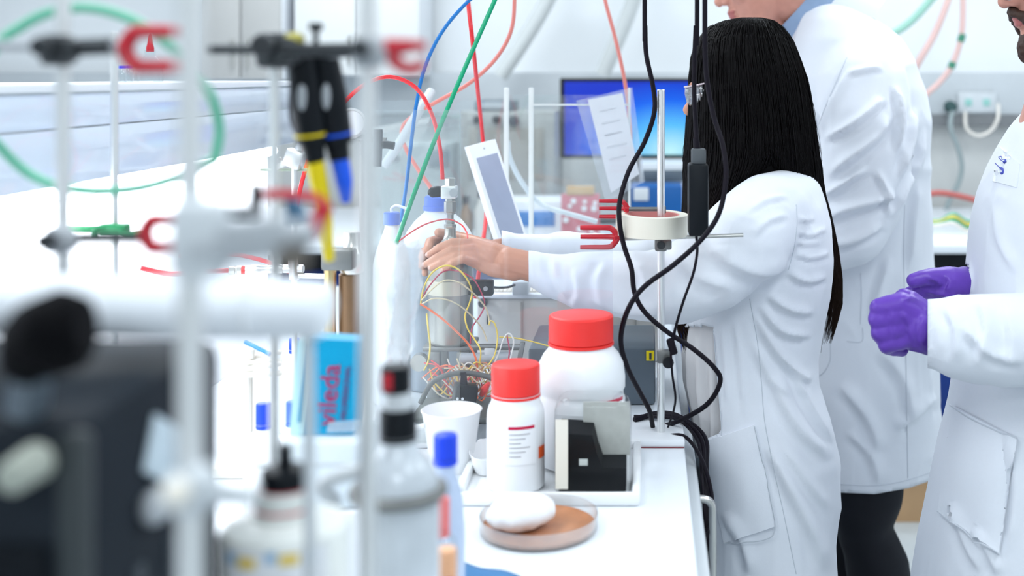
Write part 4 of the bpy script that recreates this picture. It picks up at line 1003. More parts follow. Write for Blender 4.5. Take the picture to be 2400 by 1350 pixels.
MB().lathe(p0, [(.0074, L * .31), (.0074, L * .45), (.0085, L * .47), (.0085, L * .55), (.0065, L * .6), (.0065, L * .9), (.0075, L * .92), (.0075, L)], 16, B).build('sleeve', M_steel2, cp)
tf = thing('tee_fitting', 'steel tee fitting joining red hoses left of the brass column', 'fitting', P(690, 660, 1.9))
MB().cyl(P(690, 655, 1.92), P(686, 600, 1.92), .0085, seg=8, bev=.001).cyl(P(663, 630, 1.92), P(712, 630, 1.92), .007, seg=8, bev=.001).build('tee', M_steel2, tf)
MB().cyl(P(700, 646, 1.92), P(775, 648, 1.92), .0042, seg=10).build('side_tube', M_steel, tf)
# bright valve at upper left-middle
vv = thing('needle_valve', 'shiny steel needle valve above the red hose at left', 'valve', P(690, 405, 1.75))
MB().box(P(690, 372, 1.75), (.026, .022, .026), .003, Euler((0, .35, 0)).to_matrix()).build('valve_block', M_steel2, vv)
MB().cyl(P(664, 378, 1.75), P(640, 392, 1.75), .008, .0065, 8, .001).build('port', M_steel, vv)
MB().cyl(P(700, 352, 1.75), P(715, 318, 1.75), .006, .006, 10).build('stem', M_steel2, vv)
MB().cyl(P(610, 398, 1.76), P(720, 398, 1.76), .0022, seg=8).build('mount_bar', mat('olive_bar', (.35, .42, .33), .4), vv)
MB().cyl(P(690, 380, 1.75), Vector((P(690, 0, 1.75).x, 1.75, BENCH)), .004, seg=10).build('post', M_steel2, vv)
# gauge and black tee handle
gg = thing('pressure_gauge', 'small chrome pressure gauge right of the black probes', 'gauge', P(815, 340, 2.2))
c = P(822, 290, 2.2); MB().lathe(c, [(.0, .0), (.026, .0), (.028, .004), (.028, .018), (.024, .020), (.023, .017), (.0, .017)], 28, basis((.3, -1, .1)), cap=False).build('case', M_steel2, gg)
MB().lathe(c + Vector((.3, -1, .1)).normalized() * .0172, [(.0, 0), (.0225, 0)], 28, basis((.3, -1, .1)), cap=False).build('dial_face', M_paper, gg)
MB().cyl(c + Vector((0, .01, -.02)), P(850, 335, 2.2), .006, seg=10).cyl(P(830, 320, 2.2), P(905, 330, 2.2), .0065, seg=10).build('stem', M_alu, gg)
MB().cyl(P(850, 322, 2.2), Vector((P(850, 0, 2.2).x, 2.2, BENCH)), .0055, seg=10).build('standpipe', M_alu, gg)
th = thing('valve_lever', 'black tee-shaped valve handle on the tubing behind the middle stand', 'lever', P(885, 392, 2.15))
MB().tube([P(886, 303, 2.15), P(885, 345, 2.15), P(883, 390, 2.15)], .0085, 14, 3).build('grip', M_dark, th)
MB().tube([P(885, 340, 2.15), P(905, 339, 2.15), P(924, 342, 2.15)], .0072, 12, 3).build('cross_grip', M_black, th)
hose('grey_tube', 'grey ribbed tube slanting up behind the black tee handle', 'tube', [(900, 390, 2.5), (940, 330, 2.5), (985, 255, 2.5), (1010, 215, 2.55)], .010, M_lgrey)
# brass and copper columns
bc = thing('brass_column', 'brass and brown metal column standing behind the sponge pack', 'column', (P(795, 0, 1.72).x, 1.72, BENCH))
x1, x2 = P(774, 0, 1.72).x, P(812, 0, 1.72).x
MB().cyl((x1, 1.72, BENCH + .008), (x1, 1.72, P(0, 612, 1.72).z), .0085, seg=16).build('brass_bar', M_brass, bc)
MB().cyl((x2, 1.735, BENCH + .008), (x2, 1.735, P(0, 640, 1.735).z), .0145, seg=18, bev=.002).build('copper_cylinder', M_brown, bc)
MB().box(((x1 + x2) / 2, 1.73, BENCH + .004), (.075, .06, .008), .002).build('foot', M_alu, bc)
MB().box((P(798, 0, 1.72).x, 1.712, P(0, 605, 1.72).z), (.045, .03, .03), .004).build('head_block', M_alu, bc)
MB().lathe((x2 + .004, 1.735, P(0, 640, 1.735).z), [(.0145, 0), (.017, .004), (.017, .03), (.012, .036), (.012, .06)], 18).build('top_cap', M_steel, bc)

# black cables hanging from above
UP = lambda px, d: Vector(((px - CX) * d / F, d, CEIL - .002))
hose('black_cable', 'black cable hanging in front of the monitor and through the tape roll', 'cable', [UP(1512, 1.9), (1511, -60, 1.9), (1512, 60, 1.9), (1515, 130, 1.9), (1530, 200, 1.9), (1534, 260, 1.9), (1512, 330, 1.9), (1474, 400, 1.89), (1453, 470, 1.875), (1452, 520, 1.858), (1462, 575, 1.865), (1480, 630, 1.86), (1487, 685, 1.86), (1510, 730, 1.86), (1560, 775, 1.86), (1625, 818, 1.86), (1674, 862, 1.86), (1688, 895, 1.87), (1660, 945, 1.89), (1605, 980, 1.92), (1560, 998, 1.95)], .0040, M_rubber)
ad = thing('power_adapter', 'black power adapter brick hanging on its cord in front of the dark hair', 'adapter', P(1636, 556, 1.82))
a0, a1 = P(1614, 385, 1.815), P(1661, 555, 1.815)
MB().box(((a0.x + a1.x) / 2, 1.84, (a0.z + a1.z) / 2), (a1.x - a0.x, .05, a0.z - a1.z), .004).build('brick', M_black, ad)
MB().box(P(1637, 366, 1.835), (.022, .028, .024), .003).build('connector', mat('connector_grey', (.08, .09, .10), .5), ad)
MB().tube([P(1634, 352, 1.835), P(1632, 330, 1.835), P(1632, 315, 1.835)], [.006, .005, .004], 10).build('strain_relief', M_rubber, ad)
MB().tube([UP(1634, 1.835), P(1634, -50, 1.835), P(1631, 60, 1.835), P(1628, 130, 1.835), P(1627, 220, 1.835), P(1632, 318, 1.835)], .0038, 10).build('cord', M_rubber, ad)
MB().tube([P(1632, 553, 1.835), P(1634, 590, 1.835), P(1625, 640, 1.835), P(1602, 705, 1.84), P(1584, 765, 1.85), P(1577, 800, 1.855)], .0022, 8).build('thin_cord', M_rubber, ad)
MB().box(P(1575, 812, 1.857), (.012, .010, .026), .003, Euler((0, -.3, 0)).to_matrix()).build('plug', M_rubber, ad)
MB().tube([P(1572, 826, 1.857), P(1576, 880, 1.86), P(1583, 930, 1.87), P(1578, 965, 1.9), P(1565, 1003, 1.93)], .0018, 8).build('thin_cord', M_rubber, ad)
hose('black_cable', 'black cable hanging past the hair, crossing the sleeve and curling down to the stand foot', 'cable', [UP(1652, 1.81), (1652, -60, 1.81), (1652, 80, 1.81), (1656, 180, 1.81), (1672, 270, 1.81), (1695, 345, 1.80), (1701, 420, 1.79), (1685, 500, 1.78), (1645, 560, 1.77), (1580, 620, 1.765), (1510, 672, 1.77), (1472, 725, 1.78), (1455, 795, 1.80), (1470, 860, 1.83), (1500, 920, 1.87), (1522, 962, 1.90), (1530, 1000, 1.93)], .0040, M_rubber)
rnd = random.Random(3)
for k, lab in enumerate(('black cable draped over the bench edge, outermost of the bundle', 'black cable draped over the bench edge, second in the bundle', 'thin black cable draped over the bench edge, innermost of the bundle', 'black cable curling back up under the bench edge')):
    o = k * .011; zt = BENCH + .007
    if k < 3:
        pts = [(-.02, 1.96 + o, zt + .008), (.02, 1.985 - o, zt + .012), (.055, 1.97 - o, zt + .010), (.082 + .006 * (2 - k), 1.93 - o, zt - .012), (.094 - .004 * k, 1.88 - o, .86), (.096 - .004 * k, 1.84 - o, .80), (.090 - .005 * k, 1.80 + o, .74), (.08, 1.79 + o, .66)]
    else:
        pts = [(.03, 1.90, zt), (.062, 1.88, zt + .004), (.088, 1.86, .88), (.101, 1.84, .835), (.098, 1.82, .80), (.084, 1.80, .79)]
    tag(MB().tube(pts, (.0045, .0042, .0026, .003)[k], 8).build('draped_cable', M_rubber), lab, 'cable', 'black cables draped over the bench edge')

# ------------------------------------------------------------------ thin wires around the rig
WG = 'thin coloured wires around the flask'
def wire(label, pts, m, r=.0011): hose('wire', label, 'wire', pts, r, m, WG, 6, 6)
wire('thin red wire looping over the neck of the flask', [(905, 590, 1.95), (935, 565, 1.96), (975, 537, 1.97), (1010, 521, 1.99), (1050, 514, 2.0), (1080, 526, 2.0), (1094, 545, 1.985), (1096, 558, 1.965)], M_redw, .0013)
wire('yellow wire looping high across the flask in front of the fingers', [(986, 712, 1.96), (993, 675, 1.95), (1012, 640, 1.94), (1042, 623, 1.935), (1072, 630, 1.94), (1095, 655, 1.95), (1106, 685, 1.97), (1100, 712, 1.98), (1090, 740, 1.98), (1096, 770, 1.98), (1112, 795, 1.98), (1126, 820, 1.97), (1124, 850, 1.97), (1112, 890, 1.97)], M_yelw, .0014)
wire('dark red wire arching below the yellow loop', [(988, 700, 1.96), (1010, 665, 1.95), (1040, 636, 1.945), (1075, 636, 1.96), (1110, 655, 1.98), (1130, 690, 1.99), (1136, 715, 2.0), (1125, 740, 2.0), (1108, 765, 2.0), (1103, 790, 2.0), (1103, 820, 2.0)], mat('dark_red_wire', (.50, .03, .09), .4), .0012)
wire('twisted cream wire arching across the flask band', [(988, 704, 1.95), (1010, 680, 1.945), (1040, 658, 1.94), (1070, 660, 1.945), (1095, 675, 1.96), (1118, 696, 1.98), (1140, 725, 2.0), (1148, 760, 2.0)], mat('cream_wire', (.74, .62, .42), .5), .0014)
wire('pale wire bowing across the middle of the flask', [(990, 712, 1.95), (1015, 700, 1.945), (1045, 702, 1.945), (1075, 715, 1.96), (1105, 740, 1.98), (1130, 770, 2.0), (1142, 800, 2.0)], MATS['cream_wire'], .0013)
wire('orange red wire running diagonally down the flask', [(985, 712, 1.95), (1010, 728, 1.95), (1040, 750, 1.95), (1075, 782, 1.955), (1100, 810, 1.96), (1115, 840, 1.96), (1120, 880, 1.96)], M_orgw, .0018)
wire('short yellow wire hooked right of the flask', [(1146, 762, 1.98), (1150, 752, 1.98), (1160, 760, 1.98), (1166, 790, 1.98), (1160, 830, 1.97), (1145, 855, 1.96), (1125, 878, 1.96)], M_yelw, .0013)
wire('yellow wire running right toward the large bottle', [(1170, 790, 2.0), (1205, 792, 2.0), (1245, 800, 2.0), (1290, 812, 2.0)], M_yelw, .0012)
wire('yellow wire curving down left of the flask', [(1000, 735, 1.93), (1004, 775, 1.92), (1008, 810, 1.92), (1004, 845, 1.92), (994, 868, 1.93)], M_yelw, .0015)
wire('white wire hooked beside the cross rod', [(1198, 785, 1.95), (1204, 800, 1.95), (1199, 830, 1.95), (1192, 855, 1.95)], M_whtw, .0014)
wire('white wire loop standing left of the cross rod end', [(1150, 870, 1.96), (1168, 830, 1.95), (1180, 795, 1.95), (1190, 782, 1.95), (1198, 784, 1.95)], M_whtw, .0012)
wire('crimson wire beside the white loop', [(1188, 785, 1.96), (1194, 820, 1.96), (1192, 850, 1.96), (1205, 862, 1.96)], MATS['dark_red_wire'], .0012)
for k in range(30):
    m = [M_redw, M_whtw, M_yelw, M_brnw, MATS['cream_wire'], M_orgw][k % 6]
    col = ['red', 'white', 'yellow', 'brown', 'cream', 'orange'][k % 6]
    x0 = 985 + rnd.random() * 110; y0_ = 840 + rnd.random() * 60; d0 = 1.93 + rnd.random() * .05
    pts = [(x0, y0_, d0)]
    for j in range(4):
        x0 += 18 + rnd.random() * 28; pts.append((x0, min(945, max(835, 885 + 40 * math.sin(k + j * 1.7) + rnd.random() * 16)), d0 + .02 * (j % 2)))
    where = ['in the tangle at the foot of the rig', 'coiled in front of the black mains plug', 'in the tangle beside the red crocodile clip', 'sticking up right of the rig', 'lying flat in front of the circuit board'][k // 6]
    wire(f'{col} wire {where}', pts, m, .0012)
hose('grey_mains_cable', 'thick grey black cable arching in front of the rig', 'cable', [(985, 945, 1.90), (1010, 900, 1.90), (1045, 880, 1.90), (1090, 874, 1.9), (1140, 882, 1.9), (1180, 900, 1.9)], .0042, mat('grey_cable', (.09, .09, .085), .5))
pg = thing('mains_plug', 'black mains plug block lying among the wires', 'plug', P(1090, 945, 1.88))
MB().box(P(1090, 922, 1.885), (.036, .03, .030), .004, Euler((0, .15, .3)).to_matrix()).build('plug_body', M_black, pg)
MB().cyl(P(1088, 908, 1.88), P(1086, 872, 1.885), .006, .0045, 12).build('strain_relief', M_rubber, pg)
for s in (1072, 1084): MB().cyl(P(s, 935, 1.858), P(s, 935, 1.862), .0022, seg=8).build('pin', M_lgrey, pg)
cc = thing('crocodile_clip', 'red crocodile clip lying right of the black mains plug', 'clip', P(1135, 925, 1.9))
MB().tube([P(1128, 926, 1.9), P(1136, 912, 1.895), P(1146, 898, 1.89)], [.004, .006, .003], 10).build('sleeve', M_redcap, cc)
MB().tube([P(1128, 926, 1.9), P(1122, 936, 1.9)], [.003, .0015], 8, 1).build('jaw', M_steel, cc)
tag(MB().box(P(1080, 960, 1.93), (.14, .12, .006), .001).build('circuit_board', mat('board_dark', (.10, .11, .10), .5, var=.3, scale=80)), 'dark circuit board lying under the tangle of wires', 'board')
# pale cable trough and pipettes, lower left middle
ct = thing('cable_rack', 'cream plastic rack with pale strips left of the sponge pack', 'rack', P(590, 1060, 1.75))
for k, yy in enumerate((835, 848, 862, 878)):
    MB().box(P(598, yy, 1.75 - .01 * k), (.075, .012, .006), .002, Euler((0, .12 * (k % 2) - .1, .3)).to_matrix()).build('strip', M_cream if k % 2 else M_whtw, ct)
MB().cyl(P(585, 815, 1.76), P(585, 1060, 1.76), .005, seg=8).cyl(P(590, 818, 1.74), P(590, 840, 1.74), .0045, seg=8).build('post', M_beige, ct)
MB().box((P(590, 0, 1.75).x, 1.75, BENCH + .008), (.10, .07, .015), .003).build('foot', M_cream, ct)
hose('blue_lead', 'short blue lead crossing the cream rack', 'cable', [(575, 802, 1.72), (600, 814, 1.71), (632, 830, 1.7)], .003, M_blue)
hose('thin_grey_rod', 'thin grey rod lying across behind the foreground bottles', 'rod', [(532, 1092, 1.05), (700, 1090, 1.06), (830, 1089, 1.07)], .0016, M_lgrey, sub=2)
# ------------------------------------------------------------------ people
M_coat = mat('lab_coat_cotton', (.80, .835, .90), .85, var=.015, scale=200, bump=.08, bscale=900, sheen=.15)
M_thread = mat('coat_seam', (.62, .66, .72), .9, var=.02)
M_skin = mat('skin_light', (.62, .30, .20), .42, var=.10, scale=45, bump=.06, bscale=500)
M_skin2 = mat('skin_ruddy', (.66, .31, .235), .45, var=.10, scale=60, bump=.06, bscale=500)
M_lips = mat('lips', (.48, .15, .14), .4, var=.08)
M_nail = mat('fingernail', (.78, .48, .40), .25, var=.03)
M_hair = mat('black_hair', (.0032, .0026, .0030), .5, var=.5, scale=4, stretch=(60, 60, 2), spec=.12)
def hair_colour(m):   # hair grows browner toward its ends
    nt = m.node_tree; bs = nt.nodes['Principled BSDF']; src = bs.inputs['Base Color'].links[0].from_socket
    g = nd(nt, 'ShaderNodeNewGeometry'); sp = nd(nt, 'ShaderNodeSeparateXYZ'); nt.links.new(g.outputs['Position'], sp.inputs[0])
    mr = nd(nt, 'ShaderNodeMapRange'); mr.inputs[1].default_value = 1.30; mr.inputs[2].default_value = 1.08; nt.links.new(sp.outputs['Z'], mr.inputs[0])
    mx = nd(nt, 'ShaderNodeMix', data_type='RGBA'); mx.inputs[7].default_value = (.016, .008, .005, 1)
    nt.links.new(mr.outputs[0], mx.inputs[0]); nt.links.new(src, mx.inputs[6]); nt.links.new(mx.outputs[2], bs.inputs['Base Color'])
hair_colour(M_hair)
M_beard = mat('brown_beard', (.045, .02, .012), .6, var=.5, scale=90)
M_glove = mat('purple_nitrile', (.125, .045, .42), .38, var=.10, scale=30, bump=.15, bscale=140)
M_trouser = mat('black_trouser', (.004, .005, .010), .8, var=.2)
M_jeans = mat('navy_trouser', (.012, .02, .065), .8, var=.15)
M_blouse = mat('pale_blouse', (.74, .73, .74), .8, var=.03)
M_denim = mat('light_blue_shirt', (.30, .42, .62), .8, var=.12, scale=60)
M_sole = mat('shoe_black', (.01, .01, .012), .5)
M_goggle = clear('safety_glasses_clear', tint=(.95, .93, .95), haze=.10, gloss=.18, edge=.9)

def torso_rings(rows, n=40, e=2.3):
    out = []
    for (py, xl, xr, hd, dc) in rows:
        a, b = P(xl, py, dc), P(xr, py, dc); cx, rx = (a.x + b.x) / 2, (b.x - a.x) / 2; ring = []
        for k in range(n):
            t = 2 * math.pi * k / n; c, s = math.cos(t), math.sin(t)
            ring.append(Vector((cx + rx * math.copysign(abs(c) ** (2 / e), c), dc + hd * math.copysign(abs(s) ** (2 / e), s), a.z)))
        out.append(ring)
    return out
def dense(rows, k=4):
    R = np.array(rows, float); t = np.arange(len(R)); tt = np.linspace(0, len(R) - 1, (len(R) - 1) * k + 1)
    pts = [Vector((0, 0, 0))]
    return [tuple(float(np.interp(x, t, R[:, c])) for c in range(R.shape[1])) for x in tt]
DOFF = 0.0
def ch(pts): return [(P(a, b, c + DOFF), r) for a, b, c, r in pts]
def head_pieces(mb, C, f, u, s=1.0, ears=True):
    f = Vector(f).normalized(); u = Vector(u).normalized(); r = f.cross(u)
    B = Matrix((f, r, u)).transposed(); at = lambda a, b, c: C + (f * a + r * b + u * c) * s
    el = lambda a, b, c, R: mb.sph(at(a, b, c), tuple(x * s for x in R), B, 24, 16)
    el(-.012, 0, .035, (.098, .076, .085)); el(.030, 0, -.025, (.064, .062, .085)); el(.042, 0, -.078, (.044, .048, .034))
    el(.078, 0, -.100, (.017, .020, .015)); el(.084, 0, .028, (.018, .044, .011))
    mb.chain([(at(.086, 0, .018), .009 * s), (at(.104, 0, -.010), .010 * s), (at(.112, 0, -.021), .0125 * s)])
    for k in (-1, 1):
        el(.098, k * .012, -.026, (.011, .008, .008)); el(.064, k * .034, -.018, (.028, .026, .026))
        if ears: el(-.004, k * .078, -.008, (.020, .008, .031))
    el(.092, 0, -.051, (.012, .022, .0065)); el(.090, 0, -.062, (.012, .019, .0075)); el(.086, 0, -.045, (.012, .02, .012)); el(.08, 0, -.08, (.014, .02, .014))
    return at
def lip_faces(me, at, s):
    c1 = np.array(at(.098, 0, -.0555)); co = get_co(me)
    near = np.linalg.norm(co - c1, axis=1) < .027 * s
    A, B_ = np.array(at(.1, 0, -.0475)), np.array(at(.1, 0, -.067)); ax = (A - B_) / np.linalg.norm(A - B_); h = (co - B_) @ ax
    return near & (h > 0) & (h < np.linalg.norm(A - B_)) & ((co - np.array(at(.088, 0, -.0555))) @ np.array((at(1, 0, 0) - at(0, 0, 0)).normalized()) > 0)
def set_faces(me, mask, idx):
    for p in me.polygons:
        if all(mask[v] for v in p.vertices): p.material_index = idx
def person(label, loc): return thing('person', label, 'person', loc)
def finish_coat(me, par, name='lab_coat', m=None, thick=.0025):
    o = put(name, me, m or M_coat, par, angle=180)
    s = o.modifiers.new('thickness', 'SOLIDIFY'); s.thickness = thick; s.offset = -1
    return o
def shoes(par, spots):
    for (x, y) in spots:
        mb = MB().sph((x - .05, y, .035), (.13, .045, .035)).sph((x + .02, y, .06), (.06, .04, .055))
        put('shoe', remesh(mb, .006, 3), M_sole, par)

# ============================ the woman at the bench
wd0 = 2.19
W = person('woman with long black hair in white lab coat reaching over the bench', (P(1780, 0, wd0).x, wd0, 0))
rows = [(388, 1800, 1888, .045, 2.19), (402, 1765, 1905, .085, 2.18), (430, 1722, 1918, .125, 2.18), (470, 1690, 1930, .160, 2.18), (520, 1668, 1942, .175, 2.18), (600, 1640, 1948, .172, 2.18),
        (680, 1615, 1942, .160, 2.18), (760, 1600, 1924, .148, 2.18), (830, 1596, 1911, .144, 2.18), (890, 1602, 1912, .148, 2.18), (960, 1618, 1936, .160, 2.18),
        (1050, 1626, 1960, .175, 2.18), (1150, 1622, 1961, .185, 2.18), (1250, 1628, 1950, .19, 2.18), (1350, 1630, 1954, .2, 2.18), (1480, 1626, 1962, .205, 2.18)]
mb = MB().rng(torso_rings(dense(rows)))
mb.chain(ch([(1848, 474, 2.12, .060), (1800, 504, 2.05, .072), (1742, 566, 2.005, .078), (1672, 628, 1.994, .072), (1592, 668, 1.992, .064), (1520, 674, 1.997, .058), (1430, 664, 2.0, .053), (1360, 657, 2.0, .048), (1305, 648, 2.0, .0375), (1262, 633, 1.997, .0295), (1236, 624, 1.992, .0265)]), 24)
mb.chain(ch([(1820, 470, 2.25, .060), (1770, 506, 2.30, .068), (1690, 560, 2.32, .062), (1560, 610, 2.31, .050), (1420, 600, 2.28, .042), (1330, 594, 2.24, .038), (1262, 590, 2.20, .030), (1205, 583, 2.168, .026), (1172, 579, 2.15, .027)]), 20)
me = remesh(mb, .0048, 7)
co = get_co(me); no = get_no(me); px, py = proj(co)
# soft general drape on the body, tighter ripples on the sleeves
n1 = vnoise(co * np.array([9, 9, 4]) + 3) + .5 * vnoise(co * np.array([22, 22, 9]))
amp = np.where(px < 1640, .0022, .0032) * np.clip((py - 420) / 80, 0, 1)
set_co(me, co + no * (n1 * amp)[:, None]); crease(me, (11, 11, 5), .0045, 2.0); crease(me, (26, 26, 12), .0022, 8.0)
folds(me, [([(1655, 575), (1720, 622), (1790, 640), (1852, 618)], 26, .009), ([(1560, 600), (1640, 650), (1720, 680)], 30, .006),
           ([(1292, 600), (1302, 650), (1330, 700)], 14, .005), ([(1345, 625), (1352, 680), (1340, 722)], 13, .006), ([(1420, 612), (1398, 660), (1410, 715)], 16, .0055),
           ([(1490, 612), (1508, 655), (1500, 700)], 16, .005), ([(1380, 700), (1460, 730), (1560, 735)], 18, .005),
           ([(1866, 512), (1890, 518), (1912, 512)], 7, .0035), ([(1866, 545), (1900, 552), (1940, 538)], 8, .004), ([(1864, 570), (1890, 574), (1925, 572)], 6, .003), ([(1860, 596), (1905, 606), (1945, 594)], 9, .0045), ([(1845, 640), (1890, 660), (1940, 650)], 12, .006),
           ([(1795, 690), (1850, 726), (1912, 735)], 13, .007), ([(1780, 715), (1830, 775), (1905, 790)], 14, .008), ([(1770, 735), (1815, 820), (1875, 880), (1905, 890)], 16, .008), ([(1765, 800), (1800, 880), (1850, 930)], 18, .006),
           ([(1850, 850), (1895, 950), (1950, 1040)], 16, .009), ([(1800, 880), (1865, 1000), (1945, 1080)], 22, .010), ([(1795, 1040), (1840, 1130), (1905, 1260), (1930, 1340)], 24, .010), ([(1830, 1040), (1890, 1130), (1945, 1200)], 18, .006),
           ([(1690, 760), (1697, 850), (1705, 960)], 9, .004), ([(1720, 745), (1735, 870), (1745, 980)], 10, .004), ([(1700, 1200), (1740, 1270), (1760, 1350)], 20, .009), ([(1760, 560), (1800, 520), (1850, 505)], 12, .004), ([(1750, 500), (1800, 470), (1850, 462)], 10, .0035)])
edge = lambda y: np.interp(y, [745, 800, 900, 1000, 1012, 1030, 1120, 1500], [1668, 1674, 1682, 1690, 1690, 1650, 1648, 1644])
cut(me, lambda co, x, y, n: ((x < edge(y)) & (y > 768) & (co[:, 1] < 2.33) & (y < 1600)) | (y > 1470) | ((y < 396) & (co[:, 1] > 1.9)) | ((x < 1239) & (co[:, 1] < 2.05)) | ((x < 1176) & (co[:, 1] >= 2.05)))
boundary(me, lambda co, x, y: (np.where((x > 1653) & (x < 1688) & (y > 1002) & (y < 1044), np.nan, np.where((y > 772) & (y < 1460) & (np.abs(x - edge(y)) < 16) & (co[:, 1] < 2.24), edge(y), np.where((np.abs(x - 1239) < 9) & (co[:, 1] < 2.05), 1239, np.where((np.abs(x - 1176) < 9), 1176, np.nan)))), np.where(y > 1455, 1470, np.where((x > 1653) & (x < 1688) & (y > 1002) & (y < 1044) & (co[:, 1] < 2.24), np.interp(x, [1650, 1690], [1030, 1014]), np.nan))))
tw = bvh(me)
coatW = finish_coat(me, W)
for nm, pts in (('seam', [(1757, 700), (1775, 800), (1785, 900), (1792, 985), (1812, 1090), (1838, 1210), (1866, 1345)]), ('seam', [(1866, 480), (1868, 520), (1862, 575), (1848, 632)]), ('front_edge', [(1672, 775), (1682, 890), (1690, 985), (1692, 1028)])):
    drape_line(tw, pts, .0009, nm, M_thread, coatW)
pk = drape_patch(tw, [(1654, 1034), (1768, 996), (1816, 1232), (1700, 1272)], 'pocket', M_coat, coatW, .003, .003, 40, 52, .008)
drape_line(tw, [(1768, 998), (1792, 1110), (1816, 1230), (1790, 1262), (1702, 1272)], .0011, 'pocket_stitching', M_thread, coatW, .0065)
# blouse and trousers
mb = MB().rng(torso_rings(dense([(r[0], r[1] + 6, r[2] - 40, r[3] - .022, r[4]) for r in rows[3:12]]), n=240))
me = mb.mesh(); co = get_co(me); a = np.arctan2(co[:, 1] - 2.18, co[:, 0] - P(1760, 0, 2.18).x)
no = get_no(me); set_co(me, co + no * (np.cos(a * 20 + 2 * np.sin(a * 3)) * .006 * np.clip((1.05 - co[:, 2]) / .12, 0, 1))[:, None])
put('blouse', me, M_blouse, W, angle=180)
lx = P(1790, 0, 2.18).x
mb = MB().chain([(Vector((lx - .01, 2.125, .86)), .075), (Vector((lx - .03, 2.10, .52)), .065), (Vector((lx + .01, 2.09, .07)), .055)], 20)
mb.chain([(Vector((lx - .01, 2.235, .86)), .075), (Vector((lx, 2.26, .52)), .065), (Vector((lx + .02, 2.27, .07)), .055)], 20)
put('trousers', remesh(mb, .008, 6), M_jeans, W, angle=180)
shoes(W, ((lx, 2.09), (lx + .01, 2.27)))
# body: head, neck, arms and both hands in one mesh
fW, uW = Vector((-.97, .06, -.20)), Vector((-.20, .0, .97))
sW = .88; nose = P(1601, 260, 2.18)
uW = (uW - fW.normalized() * uW.dot(fW.normalized())).normalized()
CW = nose - (fW.normalized() * .124 - uW * .021) * sW
mb = MB(); atW = head_pieces(mb, CW, fW, uW, sW)
mb.chain([(atW(-.03, 0, -.05), .052), (P(1835, 410, 2.185), .05), (P(1840, 520, 2.185), .075), (P(1770, 800, 2.18), .085), (P(1780, 1000, 2.18), .09)], 20)
mb.chain([(P(1840, 520, 2.15), .06)] + ch([(1798, 510, 2.06, .045), (1600, 665, 1.995, .036), (1520, 672, 2.0, .036), (1380, 655, 2.0, .033), (1290, 640, 1.996, .026)]))
mb.chain([(P(1830, 520, 2.23), .06)] + ch([(1770, 510, 2.29, .045), (1600, 600, 2.31, .036), (1500, 605, 2.30, .030), (1300, 593, 2.226, .021), (1200, 582, 2.166, .019)]))
# left hand laid across the flask
LW = (1232, 622, 1.992, .0245)
hand = [(1290, 640, 1.996, .025), LW, (1190, 612, 1.99, .0235)]
mb.chain(ch(hand))
fing = {'index': [(1106, 570, 2.004, .0100), (1060, 569, 1.994, .0080), (1031, 580, 1.997, .0074), (1005, 597, 2.012, .0060)],
        'middle': [(1110, 586, 1.992, .0104), (1058, 588, 1.981, .0082), (1024, 604, 1.985, .0074), (997, 620, 2.002, .0060)],
        'ring': [(1114, 603, 1.985, .0102), (1066, 603, 1.970, .0078), (1038, 614, 1.974, .0070), (1011, 628, 1.990, .0058)],
        'little': [(1122, 619, 1.982, .0092), (1086, 607, 1.964, .0072), (1062, 616, 1.962, .0064), (1040, 632, 1.974, .0054)]}
for k, c in fing.items():
    mb.chain(ch([(1195, 612, 1.994, .0180), (1155, (c[0][1] + 612) / 2 + 1, 1.991, .0150)] + c))
mb.chain(ch([(1190, 606, 2.0, .020), (1150, 588, 2.02, .0165), (1112, 570, 2.045, .012), (1085, 560, 2.075, .0095), (1062, 556, 2.094, .0085), (1046, 556, 2.098, .0074)]))   # thumb behind the neck
mb.chain(ch([(1205, 632, 1.99, .019), (1155, 628, 1.988, .0150), (1126, 622, 1.984, .0100)]))
# right hand curled round the far side
mb.chain(ch([(1300, 593, 2.226, .020), (1190, 582, 2.160, .0200), (1150, 590, 2.13, .021)]))
for (m1, p1, p2, tip) in (((1090, 575, 2.115, .011), (1030, 561, 2.10, .0092), (1008, 567, 2.070, .0086), (1002, 584, 2.046, .0074)), ((1088, 592, 2.12, .0115), (1022, 590, 2.105, .0092), (995, 590, 2.078, .0086), (990, 602, 2.050, .0074)),
                        ((1088, 608, 2.12, .011), (1022, 612, 2.105, .0088), (992, 613, 2.078, .0080), (989, 623, 2.052, .0068)), ((1090, 622, 2.115, .010), (1028, 630, 2.10, .0080), (1000, 632, 2.075, .0072), (996, 640, 2.054, .0062))):
    mb.chain(ch([(1150, 592, 2.13, .018), m1, p1, p2, tip]))
mb.chain(ch([(1150, 585, 2.12, .017), (1090, 562, 2.10, .012), (1050, 550, 2.085, .0095), (1028, 545, 2.072, .008)]))
me = remesh(mb, .0019, 3)
set_faces(me, lip_faces(me, atW, sW), 1)
bodyW = put('body', me, [M_skin, M_lips], W, angle=180)
def nail(p, q, r):
    p, q = P(*p), P(*q); d = (q - p).normalized(); o = Vector((0, -1, .55)).normalized(); o = (o - d * o.dot(d)).normalized()
    B = Matrix((d, o.cross(d), o)).transposed()
    MB().sph(q + o * r * .72 - d * r * .1, (r * .85, r * .62, r * .32), B, 12, 8).build('fingernail', M_nail, bodyW)
for k, c in fing.items(): nail(c[2][:3], c[3][:3], c[3][3])
for k in (-1, 1):
    MB().sph(atW(.071, k * .031, .008), .0115 * sW).build('eye', mat('eye_white', (.8, .78, .75), .2), bodyW)
